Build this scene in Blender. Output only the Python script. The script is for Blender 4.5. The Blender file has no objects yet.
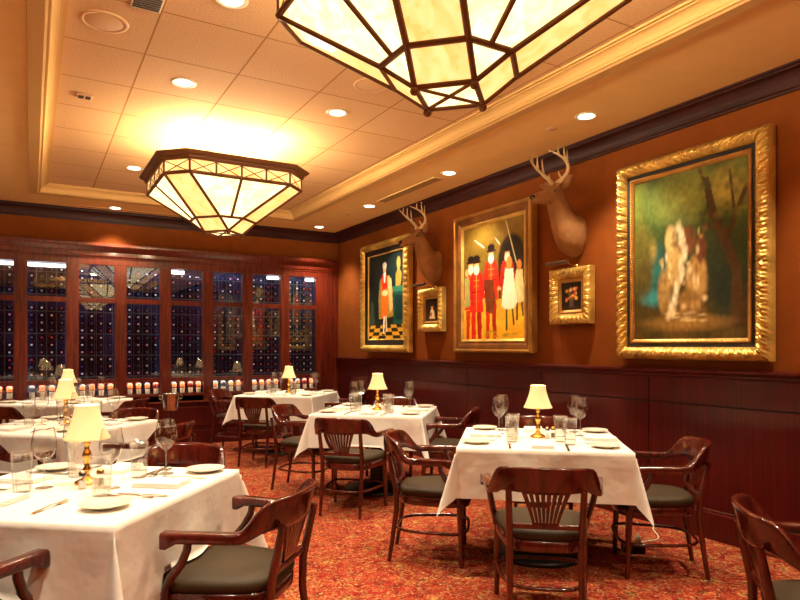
import bpy, bmesh, math, random
import numpy as np
from math import sin, cos, pi, radians, sqrt, atan2, hypot
from mathutils import Matrix, Vector

random.seed(7)
COL = bpy.context.scene.collection

# ------------------------------------------------------------------ helpers
def srgb(r, g, b):
    f = lambda c: (c / 255) / 12.92 if c / 255 <= .04045 else ((c / 255 + .055) / 1.055) ** 2.4
    return (f(r), f(g), f(b))

class MB:
    """collects geometry, then links it as one mesh object"""
    def __init__(s): s.v, s.f, s.m, s.s = [], [], [], []
    def add(s, vs, fs, mat=0, smooth=False, xf=None):
        o = len(s.v)
        for p in vs:
            p = Vector(p)
            if xf is not None: p = xf @ p
            s.v.append(tuple(p))
        for f in fs:
            s.f.append([i + o for i in f]); s.m.append(mat); s.s.append(smooth)
        return s
    def box(s, x0, x1, y0, y1, z0, z1, mat=0, bev=0, xf=None):
        if bev <= 0:
            vs = [(x, y, z) for z in (z0, z1) for y in (y0, y1) for x in (x0, x1)]
            fs = [(0, 2, 3, 1), (4, 5, 7, 6), (0, 1, 5, 4), (2, 6, 7, 3), (0, 4, 6, 2), (1, 3, 7, 5)]
            return s.add(vs, fs, mat, False, xf)
        bm = bmesh.new(); bmesh.ops.create_cube(bm, size=1)
        for v in bm.verts:
            v.co = Vector(((x0 + x1) / 2 + v.co.x * (x1 - x0), (y0 + y1) / 2 + v.co.y * (y1 - y0), (z0 + z1) / 2 + v.co.z * (z1 - z0)))
        bmesh.ops.bevel(bm, geom=list(bm.edges), offset=bev, segments=2, profile=.6, affect='EDGES')
        bm.verts.index_update()
        s.add([v.co[:] for v in bm.verts], [[v.index for v in f.verts] for f in bm.faces], mat, False, xf)
        bm.free(); return s
    def rings(s, rs, mat=0, smooth=True, cap=(True, True), closed=True, xf=None, loop=False):
        n = len(rs[0]); vs = [p for r in rs for p in r]; fs = []
        m = len(rs)
        for i in range(m if loop else m - 1):
            a, b = i * n, ((i + 1) % m) * n
            for j in range(n if closed else n - 1):
                k = (j + 1) % n
                fs.append((a + j, a + k, b + k, b + j))
        s.add(vs, fs, mat, smooth, xf)
        if closed and not loop:
            if cap[0]: s.add(rs[0], [list(range(n))[::-1]], mat, False, xf)
            if cap[1]: s.add(rs[-1], [list(range(n))], mat, False, xf)
        return s
    def lathe(s, prof, n=20, c=(0, 0, 0), mat=0, smooth=True, cap=(True, True), xf=None, mod=None):
        rs = []
        for r, z in prof:
            rs.append([(c[0] + r * (mod(j, n) if mod else 1) * cos(2 * pi * j / n), c[1] + r * (mod(j, n) if mod else 1) * sin(2 * pi * j / n), c[2] + z) for j in range(n)])
        return s.rings(rs, mat, smooth, cap, True, xf)
    def tube(s, pts, r, n=8, mat=0, xf=None, closed=False, flat=1.0):
        pts = [Vector(p) for p in pts]; m = len(pts); rs = []
        up = None
        for i, p in enumerate(pts):
            if closed: t = pts[(i + 1) % m] - pts[i - 1]
            else: t = pts[min(i + 1, m - 1)] - pts[max(i - 1, 0)]
            t.normalize()
            if up is None:
                up = Vector((0, 0, 1)) if abs(t.z) < .9 else Vector((1, 0, 0))
            up = (up - t * up.dot(t)).normalized(); w = t.cross(up)
            rr = r[i] if isinstance(r, (list, tuple)) else r
            rs.append([tuple(p + (w * cos(2 * pi * j / n) * flat + up * sin(2 * pi * j / n)) * rr) for j in range(n)])
        return s.rings(rs, mat, True, (True, True), True, xf, loop=closed)
    def prism(s, poly, z0, z1, mat=0, xf=None):
        n = len(poly)
        vs = [(x, y, z0) for x, y in poly] + [(x, y, z1) for x, y in poly]
        fs = [list(range(n))[::-1], list(range(n, 2 * n))] + [(i, (i + 1) % n, n + (i + 1) % n, n + i) for i in range(n)]
        return s.add(vs, fs, mat, False, xf)
    def mesh(s, name, mats):
        me = bpy.data.meshes.new(name)
        me.from_pydata(s.v, [], s.f)
        for m in mats if isinstance(mats, (list, tuple)) else [mats]: me.materials.append(m)
        me.polygons.foreach_set('material_index', s.m)
        me.polygons.foreach_set('use_smooth', s.s)
        bm = bmesh.new(); bm.from_mesh(me)
        bmesh.ops.recalc_face_normals(bm, faces=bm.faces); bm.to_mesh(me); bm.free()
        me.update(); return me
    def build(s, name, mats, parent=None, loc=(0, 0, 0), rz=0):
        o = bpy.data.objects.new(name, s.mesh(name, mats)); COL.objects.link(o)
        o.location = loc; o.rotation_euler = (0, 0, rz)
        if parent: o.parent = parent
        return o

def tag(o, label=None, cat=None, group=None, kind=None):
    if label: o['label'] = label
    if cat: o['category'] = cat
    if group: o['group'] = group
    if kind: o['kind'] = kind
    return o
def empty(name, loc=(0, 0, 0), rz=0):
    o = bpy.data.objects.new(name, None); COL.objects.link(o)
    o.empty_display_size = .1
    o.location = loc; o.rotation_euler = (0, 0, rz); return o
def thing(name, label, cat, loc=(0, 0, 0), rz=0, group=None):
    return tag(empty(name, loc, rz), label, cat, group)
def dup(root, loc, rz, label, group=None):
    r = root.copy(); COL.objects.link(r); r.location = loc; r.rotation_euler = (0, 0, rz); r['label'] = label
    if group: r['group'] = group
    for ch in list(root.children):
        c = ch.copy(); COL.objects.link(c); c.parent = r
        for g in list(ch.children):
            d = g.copy(); COL.objects.link(d); d.parent = c
    return r
def structure(o): o['kind'] = 'structure'; return o

class Maker:
    """places the first one, copies it afterwards"""
    def __init__(s, fn): s.fn, s.proto, s.used = fn, None, False
    def put(s, loc, rz, label, group=None):
        if s.proto is None:
            s.proto = s.fn(); o = s.proto
            o.location = loc; o.rotation_euler = (0, 0, rz); o['label'] = label
            if group: o['group'] = group
            return o
        return dup(s.proto, loc, rz, label, group)

# ------------------------------------------------------------------ materials
def new_mat(name):
    m = bpy.data.materials.new(name); m.use_nodes = True
    nt = m.node_tree; b = nt.nodes['Principled BSDF']
    return m, nt, b
def L(nt, a, b): nt.links.new(a, b)
def pbr(name, col, rough=.5, metal=0, coat=0, emit=None, estr=0, bump=None, var=0, spec=None, sheen=0):
    m, nt, b = new_mat(name)
    b.inputs['Base Color'].default_value = (*col, 1); b.inputs['Roughness'].default_value = rough
    b.inputs['Metallic'].default_value = metal; b.inputs['Coat Weight'].default_value = coat
    b.inputs['Coat Roughness'].default_value = .12
    if sheen: b.inputs['Sheen Weight'].default_value = sheen
    if spec is not None: b.inputs['Specular IOR Level'].default_value = spec
    if emit: b.inputs['Emission Color'].default_value = (*emit, 1); b.inputs['Emission Strength'].default_value = estr
    tc = nt.nodes.new('ShaderNodeTexCoord')
    if var:
        n = nt.nodes.new('ShaderNodeTexNoise'); n.inputs['Scale'].default_value = 6; n.inputs['Detail'].default_value = 4
        L(nt, tc.outputs['Object'], n.inputs['Vector'])
        r = nt.nodes.new('ShaderNodeValToRGB')
        r.color_ramp.elements[0].position = .3; r.color_ramp.elements[1].position = .7
        r.color_ramp.elements[0].color = (*[c * (1 - var) for c in col], 1)
        r.color_ramp.elements[1].color = (*[min(1, c * (1 + var)) for c in col], 1)
        L(nt, n.outputs['Fac'], r.inputs['Fac']); L(nt, r.outputs['Color'], b.inputs['Base Color'])
    if bump:
        n = nt.nodes.new('ShaderNodeTexNoise'); n.inputs['Scale'].default_value = bump[0]; n.inputs['Detail'].default_value = 3
        L(nt, tc.outputs['Object'], n.inputs['Vector'])
        bp = nt.nodes.new('ShaderNodeBump'); bp.inputs['Strength'].default_value = bump[1]; bp.inputs['Distance'].default_value = bump[2] if len(bump) > 2 else .01
        L(nt, n.outputs['Fac'], bp.inputs['Height']); L(nt, bp.outputs['Normal'], b.inputs['Normal'])
    return m
def wood(name, c0, c1, rough=.28, scale=(14, 14, 1.2), coat=.4, spec=.5):
    m, nt, b = new_mat(name); b.inputs['Specular IOR Level'].default_value = spec
    tc = nt.nodes.new('ShaderNodeTexCoord'); mp = nt.nodes.new('ShaderNodeMapping'); mp.inputs['Scale'].default_value = scale
    n = nt.nodes.new('ShaderNodeTexNoise'); n.inputs['Scale'].default_value = 2.2; n.inputs['Detail'].default_value = 6; n.inputs['Distortion'].default_value = .8
    r = nt.nodes.new('ShaderNodeValToRGB'); r.color_ramp.elements[0].position = .33; r.color_ramp.elements[1].position = .68
    r.color_ramp.elements[0].color = (*c0, 1); r.color_ramp.elements[1].color = (*c1, 1)
    L(nt, tc.outputs['Object'], mp.inputs['Vector']); L(nt, mp.outputs['Vector'], n.inputs['Vector'])
    L(nt, n.outputs['Fac'], r.inputs['Fac']); L(nt, r.outputs['Color'], b.inputs['Base Color'])
    b.inputs['Roughness'].default_value = rough; b.inputs['Coat Weight'].default_value = coat; b.inputs['Coat Roughness'].default_value = .1
    return m
def thin_glass(name, tint=(.96, .97, .96), ior=1.45, body=0.0, rough=.02, refr=0.0):
    m = bpy.data.materials.new(name); m.use_nodes = True; nt = m.node_tree; nt.nodes.clear()
    out = nt.nodes.new('ShaderNodeOutputMaterial'); mix = nt.nodes.new('ShaderNodeMixShader')
    tr = nt.nodes.new('ShaderNodeBsdfTransparent'); tr.inputs['Color'].default_value = (*tint, 1)
    gl = nt.nodes.new('ShaderNodeBsdfGlossy'); gl.inputs['Roughness'].default_value = rough
    fr = nt.nodes.new('ShaderNodeLayerWeight'); fr.inputs['Blend'].default_value = .5
    pw = nt.nodes.new('ShaderNodeMath'); pw.operation = 'POWER'; pw.inputs[1].default_value = 4.0
    L(nt, fr.outputs['Facing'], pw.inputs[0])
    ad = nt.nodes.new('ShaderNodeMath'); ad.operation = 'MULTIPLY_ADD'; ad.inputs[1].default_value = .8; ad.inputs[2].default_value = ((ior - 1) / (ior + 1)) ** 2 + body; ad.use_clamp = True
    L(nt, pw.outputs[0], ad.inputs[0]); L(nt, ad.outputs[0], mix.inputs[0])
    L(nt, tr.outputs[0], mix.inputs[1]); L(nt, gl.outputs[0], mix.inputs[2]); L(nt, mix.outputs[0], out.inputs['Surface'])
    if refr:
        g = nt.nodes.new('ShaderNodeBsdfGlass'); g.inputs['IOR'].default_value = 1.4; g.inputs['Roughness'].default_value = 0; g.inputs['Color'].default_value = (.98, .98, .95, 1)
        m2 = nt.nodes.new('ShaderNodeMixShader'); m2.inputs[0].default_value = refr
        L(nt, mix.outputs[0], m2.inputs[1]); L(nt, g.outputs[0], m2.inputs[2]); L(nt, m2.outputs[0], out.inputs['Surface'])
    return m
def emissive(name, col, strength):
    m = bpy.data.materials.new(name); m.use_nodes = True; nt = m.node_tree; nt.nodes.clear()
    out = nt.nodes.new('ShaderNodeOutputMaterial'); e = nt.nodes.new('ShaderNodeEmission')
    e.inputs['Color'].default_value = (*col, 1); e.inputs['Strength'].default_value = strength
    L(nt, e.outputs[0], out.inputs['Surface']); return m
def art_glass(name, c0, c1, strength):
    m, nt, b = new_mat(name)
    tc = nt.nodes.new('ShaderNodeTexCoord'); mp = nt.nodes.new('ShaderNodeMapping'); mp.inputs['Scale'].default_value = (5, 5, 2)
    n = nt.nodes.new('ShaderNodeTexNoise'); n.inputs['Scale'].default_value = 2.0; n.inputs['Detail'].default_value = 3; n.inputs['Distortion'].default_value = 1.6
    r = nt.nodes.new('ShaderNodeValToRGB'); r.color_ramp.elements[0].position = .36; r.color_ramp.elements[1].position = .62
    r.color_ramp.elements[0].color = (*c0, 1); r.color_ramp.elements[1].color = (*c1, 1)
    L(nt, tc.outputs['Object'], mp.inputs['Vector']); L(nt, mp.outputs['Vector'], n.inputs['Vector'])
    L(nt, n.outputs['Fac'], r.inputs['Fac']); L(nt, r.outputs['Color'], b.inputs['Base Color']); L(nt, r.outputs['Color'], b.inputs['Emission Color'])
    b.inputs['Emission Strength'].default_value = strength; b.inputs['Roughness'].default_value = .3
    return m

MAT = {}
MAT['mahogany'] = wood('mahogany', (.050, .0040, .0036), (.100, .0078, .0054), rough=.34, scale=(30, 30, .7), coat=.12, spec=.3)
MAT['chair_wood'] = wood('chair_wood', (.038, .0044, .0032), (.115, .0125, .0062), rough=.2, scale=(9, 9, 2), coat=.6)
MAT['cabinet_wood'] = wood('cabinet_wood', (.070, .007, .003), (.19, .021, .007), rough=.33)
MAT['dark_wood'] = wood('dark_wood', (.026, .005, .0035), (.050, .008, .0055), rough=.5, scale=(2, 2, 8), coat=.0, spec=.25)
MAT['wall_paint'] = pbr('wall_paint', (.205, .050, .0062), .8, spec=.12, var=.10, bump=(60, .08, .002))
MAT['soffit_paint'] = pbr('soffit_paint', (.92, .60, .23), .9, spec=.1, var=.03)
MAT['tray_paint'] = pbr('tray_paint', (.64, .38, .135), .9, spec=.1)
MAT['cushion'] = pbr('cushion', (.042, .024, .009), .6, bump=(30, .15, .004), spec=.25)
MAT['linen'] = pbr('linen', (.80, .745, .675), .85, bump=(5, .6, .03), spec=.2)
MAT['napkin'] = pbr('napkin', (.82, .77, .70), .85, bump=(40, .1, .003), spec=.2)
MAT['china'] = pbr('china', (.82, .74, .60), .22, coat=.3)
MAT['silver'] = pbr('silver', (.75, .66, .48), .2, 1)
MAT['brass'] = pbr('brass', (.72, .43, .10), .25, 1)
MAT['bronze'] = pbr('bronze', (.20, .080, .024), .5, .2)
MAT['bronze_came'] = pbr('bronze_came', (.20, .085, .022), .5, .2)
MAT['black_iron'] = pbr('black_iron', (.012, .011, .012), .4, .3)
MAT['gilt'] = pbr('gilt', (.82, .50, .12), .34, .65, var=.35, bump=(30, .4, .006))
MAT['gilt_plain'] = pbr('gilt_plain', (.50, .25, .055), .36, .6, var=.25)
MAT['gilt_brown'] = pbr('gilt_brown', (.26, .095, .022), .4, .45, var=.3)
MAT['black_liner'] = pbr('black_liner', (.012, .008, .006), .5)
MAT['glass'] = thin_glass('glass', tint=(.985, .985, .98), ior=1.5, body=.02, rough=.01)
MAT['glass_thick'] = thin_glass('glass_thick', tint=(.98, .98, .96), ior=1.6, body=.05, rough=.03, refr=.16)
MAT['pane'] = thin_glass('pane', tint=(.93, .95, .96), ior=1.5, body=.055, rough=0)
MAT['shade'] = pbr('shade', (.80, .58, .34), .8, emit=(1, .60, .22), estr=.40)
MAT['bulb'] = emissive('bulb', (1, .78, .45), 14)
MAT['lens'] = emissive('lens', (1, .90, .68), 9)
MAT['tube'] = emissive('tube', (1, .93, .82), 5)
MAT['white_metal'] = pbr('white_metal', (.80, .66, .44), .5)
MAT['grille'] = pbr('grille', (.70, .42, .20), .7, bump=(220, .3, .002))
MAT['dark_slot'] = pbr('dark_slot', (.035, .018, .007), .7)
MAT['glass_pale'] = art_glass('glass_pale', (1.0, .72, .26), (1.0, .86, .46), 1.3)
MAT['glass_amber'] = art_glass('glass_amber', (1.0, .50, .13), (1.0, .66, .25), .82)
MAT['bottle'] = pbr('bottle', (.005, .007, .030), .15, coat=.5)
MAT['bottle_red'] = pbr('bottle_red', (.12, .012, .008), .2, coat=.3)
MAT['paper'] = pbr('paper', (.85, .78, .66), .7)
MAT['paper_orange'] = pbr('paper_orange', (.75, .20, .06), .6)
CAPS = {'red': pbr('foil_red', (.75, .05, .06), .45, emit=None), 'silver': pbr('foil_silver', (.95, .95, .95), .45),
        'pink': pbr('foil_pink', (.95, .50, .52), .45), 'dark': pbr('foil_dark', (.10, .10, .20), .45)}
MAT['rack_wire'] = pbr('rack_wire', (.10, .12, .13), .4, .6)
MAT['cellar'] = pbr('cellar', (.005, .008, .040), .8)
MAT['fur'] = pbr('fur', (.30, .125, .032), .8, var=.30, bump=(70, .5, .006))
MAT['fur_pale'] = pbr('fur_pale', (.55, .32, .14), .85, var=.2, bump=(55, .5, .006))
MAT['antler'] = pbr('antler', (.62, .42, .20), .5, var=.3)
MAT['black_gloss'] = pbr('black_gloss', (.008, .006, .005), .12, coat=.6)
MAT['picture_light'] = pbr('picture_light', (.10, .055, .03), .35, .5)
MAT['steel'] = pbr('steel', (.55, .55, .55), .18, 1)
MAT['pepper'] = pbr('pepper', (.10, .07, .035), .6)
MAT['salt'] = pbr('salt', (.85, .82, .75), .5)
MAT['cream_plastic'] = pbr('cream_plastic', (.85, .68, .42), .5)
MAT['cable'] = pbr('cable', (.70, .55, .40), .5)

def carpet_mat():
    m, nt, b = new_mat('carpet')
    N = nt.nodes.new; tc = N('ShaderNodeTexCoord')
    def noise(scale, detail=4, dist=0, vec=None):
        n = N('ShaderNodeTexNoise'); n.inputs['Scale'].default_value = scale; n.inputs['Detail'].default_value = detail; n.inputs['Distortion'].default_value = dist
        L(nt, vec or tc.outputs['Object'], n.inputs['Vector']); return n
    def ramp(src, els):
        r = N('ShaderNodeValToRGB'); cr = r.color_ramp
        while len(cr.elements) < len(els): cr.elements.new(.5)
        for e, (p, c) in zip(cr.elements, els): e.position = p; e.color = (*c, 1)
        L(nt, src, r.inputs['Fac']); return r
    def mix(fac, a, c, mode='MIX'):
        x = N('ShaderNodeMix'); x.data_type = 'RGBA'; x.blend_type = mode
        L(nt, fac, x.inputs[0]); L(nt, a, x.inputs[6]); L(nt, c, x.inputs[7]); return x
    red = ramp(noise(13, 5, .6).outputs['Fac'], [(.30, (.12, .007, .006)), (.5, (.25, .018, .011)), (.72, (.35, .044, .018))])
    # curling vines
    vn = noise(15, 2, 2.0)
    vine = ramp(vn.outputs['Fac'], [(.445, (0, 0, 0)), (.47, (1, 1, 1)), (.50, (1, 1, 1)), (.525, (0, 0, 0))])
    tan = ramp(noise(20, 3).outputs['Fac'], [(.35, (.30, .11, .025)), (.65, (.44, .24, .10))])
    c1 = mix(vine.outputs['Color'], red.outputs['Color'], tan.outputs['Color'])
    # rosettes
    vo = N('ShaderNodeTexVoronoi'); vo.inputs['Scale'].default_value = 7; vo.inputs['Randomness'].default_value = .75
    L(nt, tc.outputs['Object'], vo.inputs['Vector'])
    ros = ramp(vo.outputs['Distance'], [(0, (1, 1, 1)), (.16, (1, 1, 1)), (.20, (0, 0, 0)), (.27, (0, 0, 0)), (.30, (.9, .9, .9)), (.36, (0, 0, 0))])
    olive = ramp(noise(26, 2).outputs['Fac'], [(.4, (.10, .055, .012)), (.55, (.50, .27, .09)), (.7, (.50, .06, .02))])
    c2 = mix(ros.outputs['Color'], c1.outputs[2], olive.outputs['Color'])
    # small dark flecks
    v2 = N('ShaderNodeTexVoronoi'); v2.inputs['Scale'].default_value = 24; L(nt, tc.outputs['Object'], v2.inputs['Vector'])
    fl = ramp(v2.outputs['Distance'], [(0, (1, 1, 1)), (.17, (1, 1, 1)), (.24, (0, 0, 0))])
    flc = ramp(v2.outputs['Color'], [(.2, (.035, .030, .012)), (.5, (.55, .33, .14)), (.8, (.10, .012, .010))])
    c3 = mix(fl.outputs['Color'], c2.outputs[2], flc.outputs['Color'])
    L(nt, c3.outputs[2], b.inputs['Base Color'])
    b.inputs['Roughness'].default_value = .95; b.inputs['Specular IOR Level'].default_value = .1
    bp = N('ShaderNodeBump'); bp.inputs['Strength'].default_value = .5; bp.inputs['Distance'].default_value = .006
    L(nt, noise(160, 2).outputs['Fac'], bp.inputs['Height']); L(nt, bp.outputs['Normal'], b.inputs['Normal'])
    return m
MAT['carpet'] = carpet_mat()

def tile_mat():
    m, nt, b = new_mat('ceiling_tile')
    N = nt.nodes.new; tc = N('ShaderNodeTexCoord')
    mp = N('ShaderNodeMapping'); mp.inputs['Location'].default_value = (-.03, -.12, 0)
    L(nt, tc.outputs['Object'], mp.inputs['Vector'])
    br = N('ShaderNodeTexBrick'); br.offset = 0; br.squash = 1
    br.inputs['Scale'].default_value = 1; br.inputs['Brick Width'].default_value = .61; br.inputs['Row Height'].default_value = .61
    br.inputs['Mortar Size'].default_value = .006; br.inputs['Mortar Smooth'].default_value = .1; br.inputs['Bias'].default_value = 0
    br.inputs['Color1'].default_value = (.72, .43, .21, 1); br.inputs['Color2'].default_value = (.76, .47, .235, 1); br.inputs['Mortar'].default_value = (.42, .205, .055, 1)
    L(nt, mp.outputs['Vector'], br.inputs['Vector'])
    n = N('ShaderNodeTexNoise'); n.inputs['Scale'].default_value = 90; n.inputs['Detail'].default_value = 3
    L(nt, tc.outputs['Object'], n.inputs['Vector'])
    r = N('ShaderNodeValToRGB'); r.color_ramp.elements[0].position = .3; r.color_ramp.elements[1].position = .6
    r.color_ramp.elements[0].color = (.80, .78, .74, 1); r.color_ramp.elements[1].color = (1, 1, 1, 1)
    L(nt, n.outputs['Fac'], r.inputs['Fac'])
    x = N('ShaderNodeMix'); x.data_type = 'RGBA'; x.blend_type = 'MULTIPLY'; x.inputs[0].default_value = 1
    L(nt, br.outputs['Color'], x.inputs[6]); L(nt, r.outputs['Color'], x.inputs[7])
    L(nt, x.outputs[2], b.inputs['Base Color']); b.inputs['Roughness'].default_value = .9; b.inputs['Specular IOR Level'].default_value = .15
    bp = N('ShaderNodeBump'); bp.inputs['Strength'].default_value = .3; bp.inputs['Distance'].default_value = .004
    L(nt, n.outputs['Fac'], bp.inputs['Height']); L(nt, bp.outputs['Normal'], b.inputs['Normal'])
    return m
MAT['tile'] = tile_mat()

# ------------------------------------------------------------------ camera
sc = bpy.context.scene
cam = bpy.data.cameras.new('camera'); co = bpy.data.objects.new('camera', cam); COL.objects.link(co)
TH = math.atan(369 / 633)
co.location = (0, 0, 1.4); co.rotation_euler = (pi / 2, 0, -TH)
cam.sensor_width = 36; cam.lens = 633 / 800 * 36; cam.shift_y = 46.5 / 800; cam.clip_start = .02
sc.camera = co
sc.view_settings.view_transform = 'Standard'; sc.view_settings.look = 'None'
sc.view_settings.gamma = 1; sc.view_settings.use_curve_mapping = False; sc.view_settings.exposure = .75
w = bpy.data.worlds.new('world'); sc.world = w; w.use_nodes = True
w.node_tree.nodes['Background'].inputs[0].default_value = (.02, .012, .006, 1)
def cam_to_room(r, d): return (r * cos(TH) + d * sin(TH), -r * sin(TH) + d * cos(TH))

# ------------------------------------------------------------------ room shell
XR, XL, YB, YF = 4.28, -3.6, 9.33, -4.0        # right wall, left wall, cabinet wall, wall behind
ZS, ZT = 3.21, 3.30                             # soffit, tiled tray
TX0, TX1, TY0, TY1 = .08, 3.21, -3.2, 8.5       # the tray opening
structure(MB().box(XL, XR + .15, YF, YB + .8, -.05, 0).build('floor', MAT['carpet']))
b = MB()
b.box(XL, TX0, YF, YB + .15, ZS, ZS + .25); b.box(TX1, XR + .15, YF, YB + .15, ZS, ZS + .25)
b.box(TX0, TX1, TY1, YB + .15, ZS, ZS + .25); b.box(TX0, TX1, YF, TY0, ZS, ZS + .25)
structure(b.build('ceiling', MAT['soffit_paint']))
structure(MB().box(TX0, TX1, TY0, TY1, ZT, ZT + .06).build('ceiling_tray', MAT['tile']))
structure(MB().box(XR, XR + .15, YF, YB + .8, 0, ZS + .2).build('wall_right', MAT['wall_paint']))
structure(MB().box(XL - .15, XL, YF, YB + .8, 0, ZS + .2).build('wall_left', MAT['wall_paint']))
structure(MB().box(XL, XR, YB, YB + .15, 2.70, ZS + .2).build('wall_back', MAT['wall_paint']))
structure(MB().box(XL, XR, YF - .15, YF, 0, ZS + .2).build('wall_front', MAT['wall_paint']))

def sweep_rect(prof, x0, x1, y0, y1, name, mat):
    """profile (inset, z) run round the inside of a rectangle"""
    rs = []
    for cx, cy, sx, sy in ((x0, y0, 1, 1), (x1, y0, -1, 1), (x1, y1, -1, -1), (x0, y1, 1, -1)):
        rs.append([(cx + sx * i, cy + sy * i, z) for i, z in prof])
    b = MB(); b.rings(rs, 0, False, (False, False), closed=True, loop=True)
    return structure(b.build(name, mat))
arc = lambda c0, c1, n, f: [(c0[0] + (c1[0] - c0[0]) * f(i / n)[0], c0[1] + (c1[1] - c0[1]) * f(i / n)[1]) for i in range(n + 1)]
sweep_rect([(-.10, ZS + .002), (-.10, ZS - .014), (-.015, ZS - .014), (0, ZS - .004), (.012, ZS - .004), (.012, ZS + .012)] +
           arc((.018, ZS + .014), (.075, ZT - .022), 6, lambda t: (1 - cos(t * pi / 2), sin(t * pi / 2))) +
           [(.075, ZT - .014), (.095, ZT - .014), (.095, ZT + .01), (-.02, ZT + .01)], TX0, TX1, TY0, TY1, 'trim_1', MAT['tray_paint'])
# dark crown moulding round the walls
crown = [(0, 3.055), (.014, 3.055), (.014, 3.075), (.022, 3.080)] + arc((.022, 3.085), (.085, 3.175), 7, lambda t: (1 - cos(t * pi / 2), sin(t * pi / 2))) + [(.092, 3.178), (.092, 3.192), (.105, 3.195), (.105, ZS), (0, ZS)]
sweep_rect(crown, XL, XR, YF, YB, 'trim_2', MAT['dark_wood'])

def run_y(prof, y0, y1, name, mat):
    """profile (distance from the right wall, z) run along that wall"""
    b = MB(); b.rings([[(XR - i, y, z) for i, z in prof] for y in (y0, y1)], 0, False)
    return structure(b.build(name, mat))
YC = YB - .02
run_y([(0, 1.160), (.020, 1.160), (.024, 1.172), (.036, 1.178), (.036, 1.192), (.050, 1.200), (.062, 1.212), (.062, 1.226), (.052, 1.232), (0, 1.232)], YF, YC, 'trim_3', MAT['mahogany'])
b = MB()
seams = [YF, -3.95, -2.73, -1.51, -.29, .93, 2.15, 3.37, 4.58, 5.79, 7.01, 8.23, YC]
for a, c in zip(seams, seams[1:]):
    b.box(XR - .016, XR, a + .004, c - .004, .22, .964); b.box(XR - .016, XR, a + .004, c - .004, .976, 1.162)
b.box(XR - .004, XR, YF, YC, .2, 1.16, 1)
structure(b.build('trim_4', [MAT['mahogany'], MAT['black_liner']]))
run_y([(0, 0), (.024, 0), (.024, .185), (.018, .200), (.018, .212), (.010, .225), (0, .225)], YF, YC, 'baseboard_right', MAT['mahogany'])

# ------------------------------------------------------------------ wine cabinet in the back wall
cab = thing('wine_cabinet', 'long built-in mahogany wine cabinet with glazed doors along the back wall', 'wine cabinet', (0, YB, 0))
NB = 10
bay_x = [3.448 - .583 * k for k in range(NB)]            # left edge of each glazed bay
XE = bay_x[-1] - .13
b = MB()
b.box(XE, XR, .50, .54, 0, 2.76, 1)                      # back
b.box(XE, XE + .03, 0, .5, 0, 2.7, 0)
b.box(XE, XR, 0, .5, 2.60, 2.64, 1)
for x in bay_x: b.box(x - .075, x - .055, .03, .5, .62, 2.6, 1)
b.box(XE, XR, .02, .5, .70, .722, 0)                     # display floor
b.build('carcass', [MAT['cabinet_wood'], MAT['cellar']], cab)
b = MB()
for x in bay_x: b.box(x - .128, x, -.012, .04, .625, 2.49, bev=.004)
b.box(3.903, XR - .002, -.012, .04, .625, 2.49)
for xx in (3.96, 4.05, 4.15, 4.22): b.box(xx, xx + .018, -.022, 0, .64, 2.49, bev=.004)
b.box(XE, XR - .002, -.012, .04, 2.49, 2.60, bev=.003)
b.build('face_frame', MAT['cabinet_wood'], cab)
b = MB()
prof = [(0.04, 2.575), (-.018, 2.575), (-.022, 2.60), (-.03, 2.61), (-.03, 2.66), (-.045, 2.675), (-.075, 2.715), (-.085, 2.735), (-.085, 2.765), (-.07, 2.778), (0.04, 2.778)]
b.rings([[(x, y, z) for y, z in prof] for x in (XE, XR - .002)], 0, False)
b.build('cornice', MAT['cabinet_wood'], cab)
b = MB()
b.box(XE, XR - .002, -.006, .03, .20, .60)
for k in range(0, NB, 2):
    b.box(bay_x[k] - .60, bay_x[k] + .40, -.018, 0, .26, .54, bev=.006)
b.build('base_panel', MAT['mahogany'], cab)
MB().box(XE, XR - .002, -.045, .05, .60, .625, bev=.006).build('ledge', MAT['cabinet_wood'], cab)
MB().box(XE, XR - .002, -.025, .02, 0, .20, bev=.006).build('plinth', MAT['mahogany'], cab)
for k, x in enumerate(bay_x):
    b = MB(); x1 = x + .455
    b.box(x, x1, -.006, .03, 1.982, 2.048, bev=.004); b.box(x, x1, -.006, .03, .905, .965, bev=.004); b.box(x, x1, -.006, .03, .70, .735, bev=.003)
    for z0, z1 in ((.965, 1.982), (2.048, 2.49)):
        b.box(x, x + .012, 0, .028, z0, z1); b.box(x1 - .012, x1, 0, .028, z0, z1)
    d = b.build('door', MAT['cabinet_wood'], cab)
    for nm, z0, z1 in (('pane', .96, 1.99), ('transom_pane', 2.04, 2.49), ('display_pane', .73, .91)):
        MB().box(x + .005, x1 - .005, .010, .014, z0, z1).build(nm, MAT['pane'], d)
    # wire racks
    b = MB()
    for z in (.985, 1.275, 1.565, 1.855, 2.075, 2.37): b.box(x - .04, x1 + .04, .10, .108, z, z + .012)
    for q in range(5): b.tube([(x + .0 + q * .1137, .104, .97), (x + q * .1137, .104, 2.45)], .003, 5)
    for q in range(5): b.tube([(x + .0 + q * .1137, .36, .97), (x + q * .1137, .36, 2.45)], .003, 5)
    b.build('bottle_rack', MAT['rack_wire'], cab)
# light tubes under the cabinet top
for k, (w0, w1) in {6: (0, .455), 7: (0, .455), 3: (0, .20), 1: (.26, .44), 0: (.30, .44)}.items():
    x = bay_x[k]
    wh = {6: 'second', 7: 'first', 3: 'fifth', 1: 'seventh', 0: 'eighth'}[k]
    t = thing('light_tube', f'white glowing light tube at the top of the {wh} cabinet bay from the left', 'light', (0, 0, 0), group='cabinet light tubes')
    MB().box(x + w0, x + w1, YB + .06, YB + .085, 2.435, 2.475, bev=.006).build('lamp_tube', MAT['tube'], t)
    MB().box(x + w0 - .005, x + w1 + .005, YB + .085, YB + .105, 2.42, 2.60, bev=.003).build('batten', MAT['rack_wire'], t)

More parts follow.
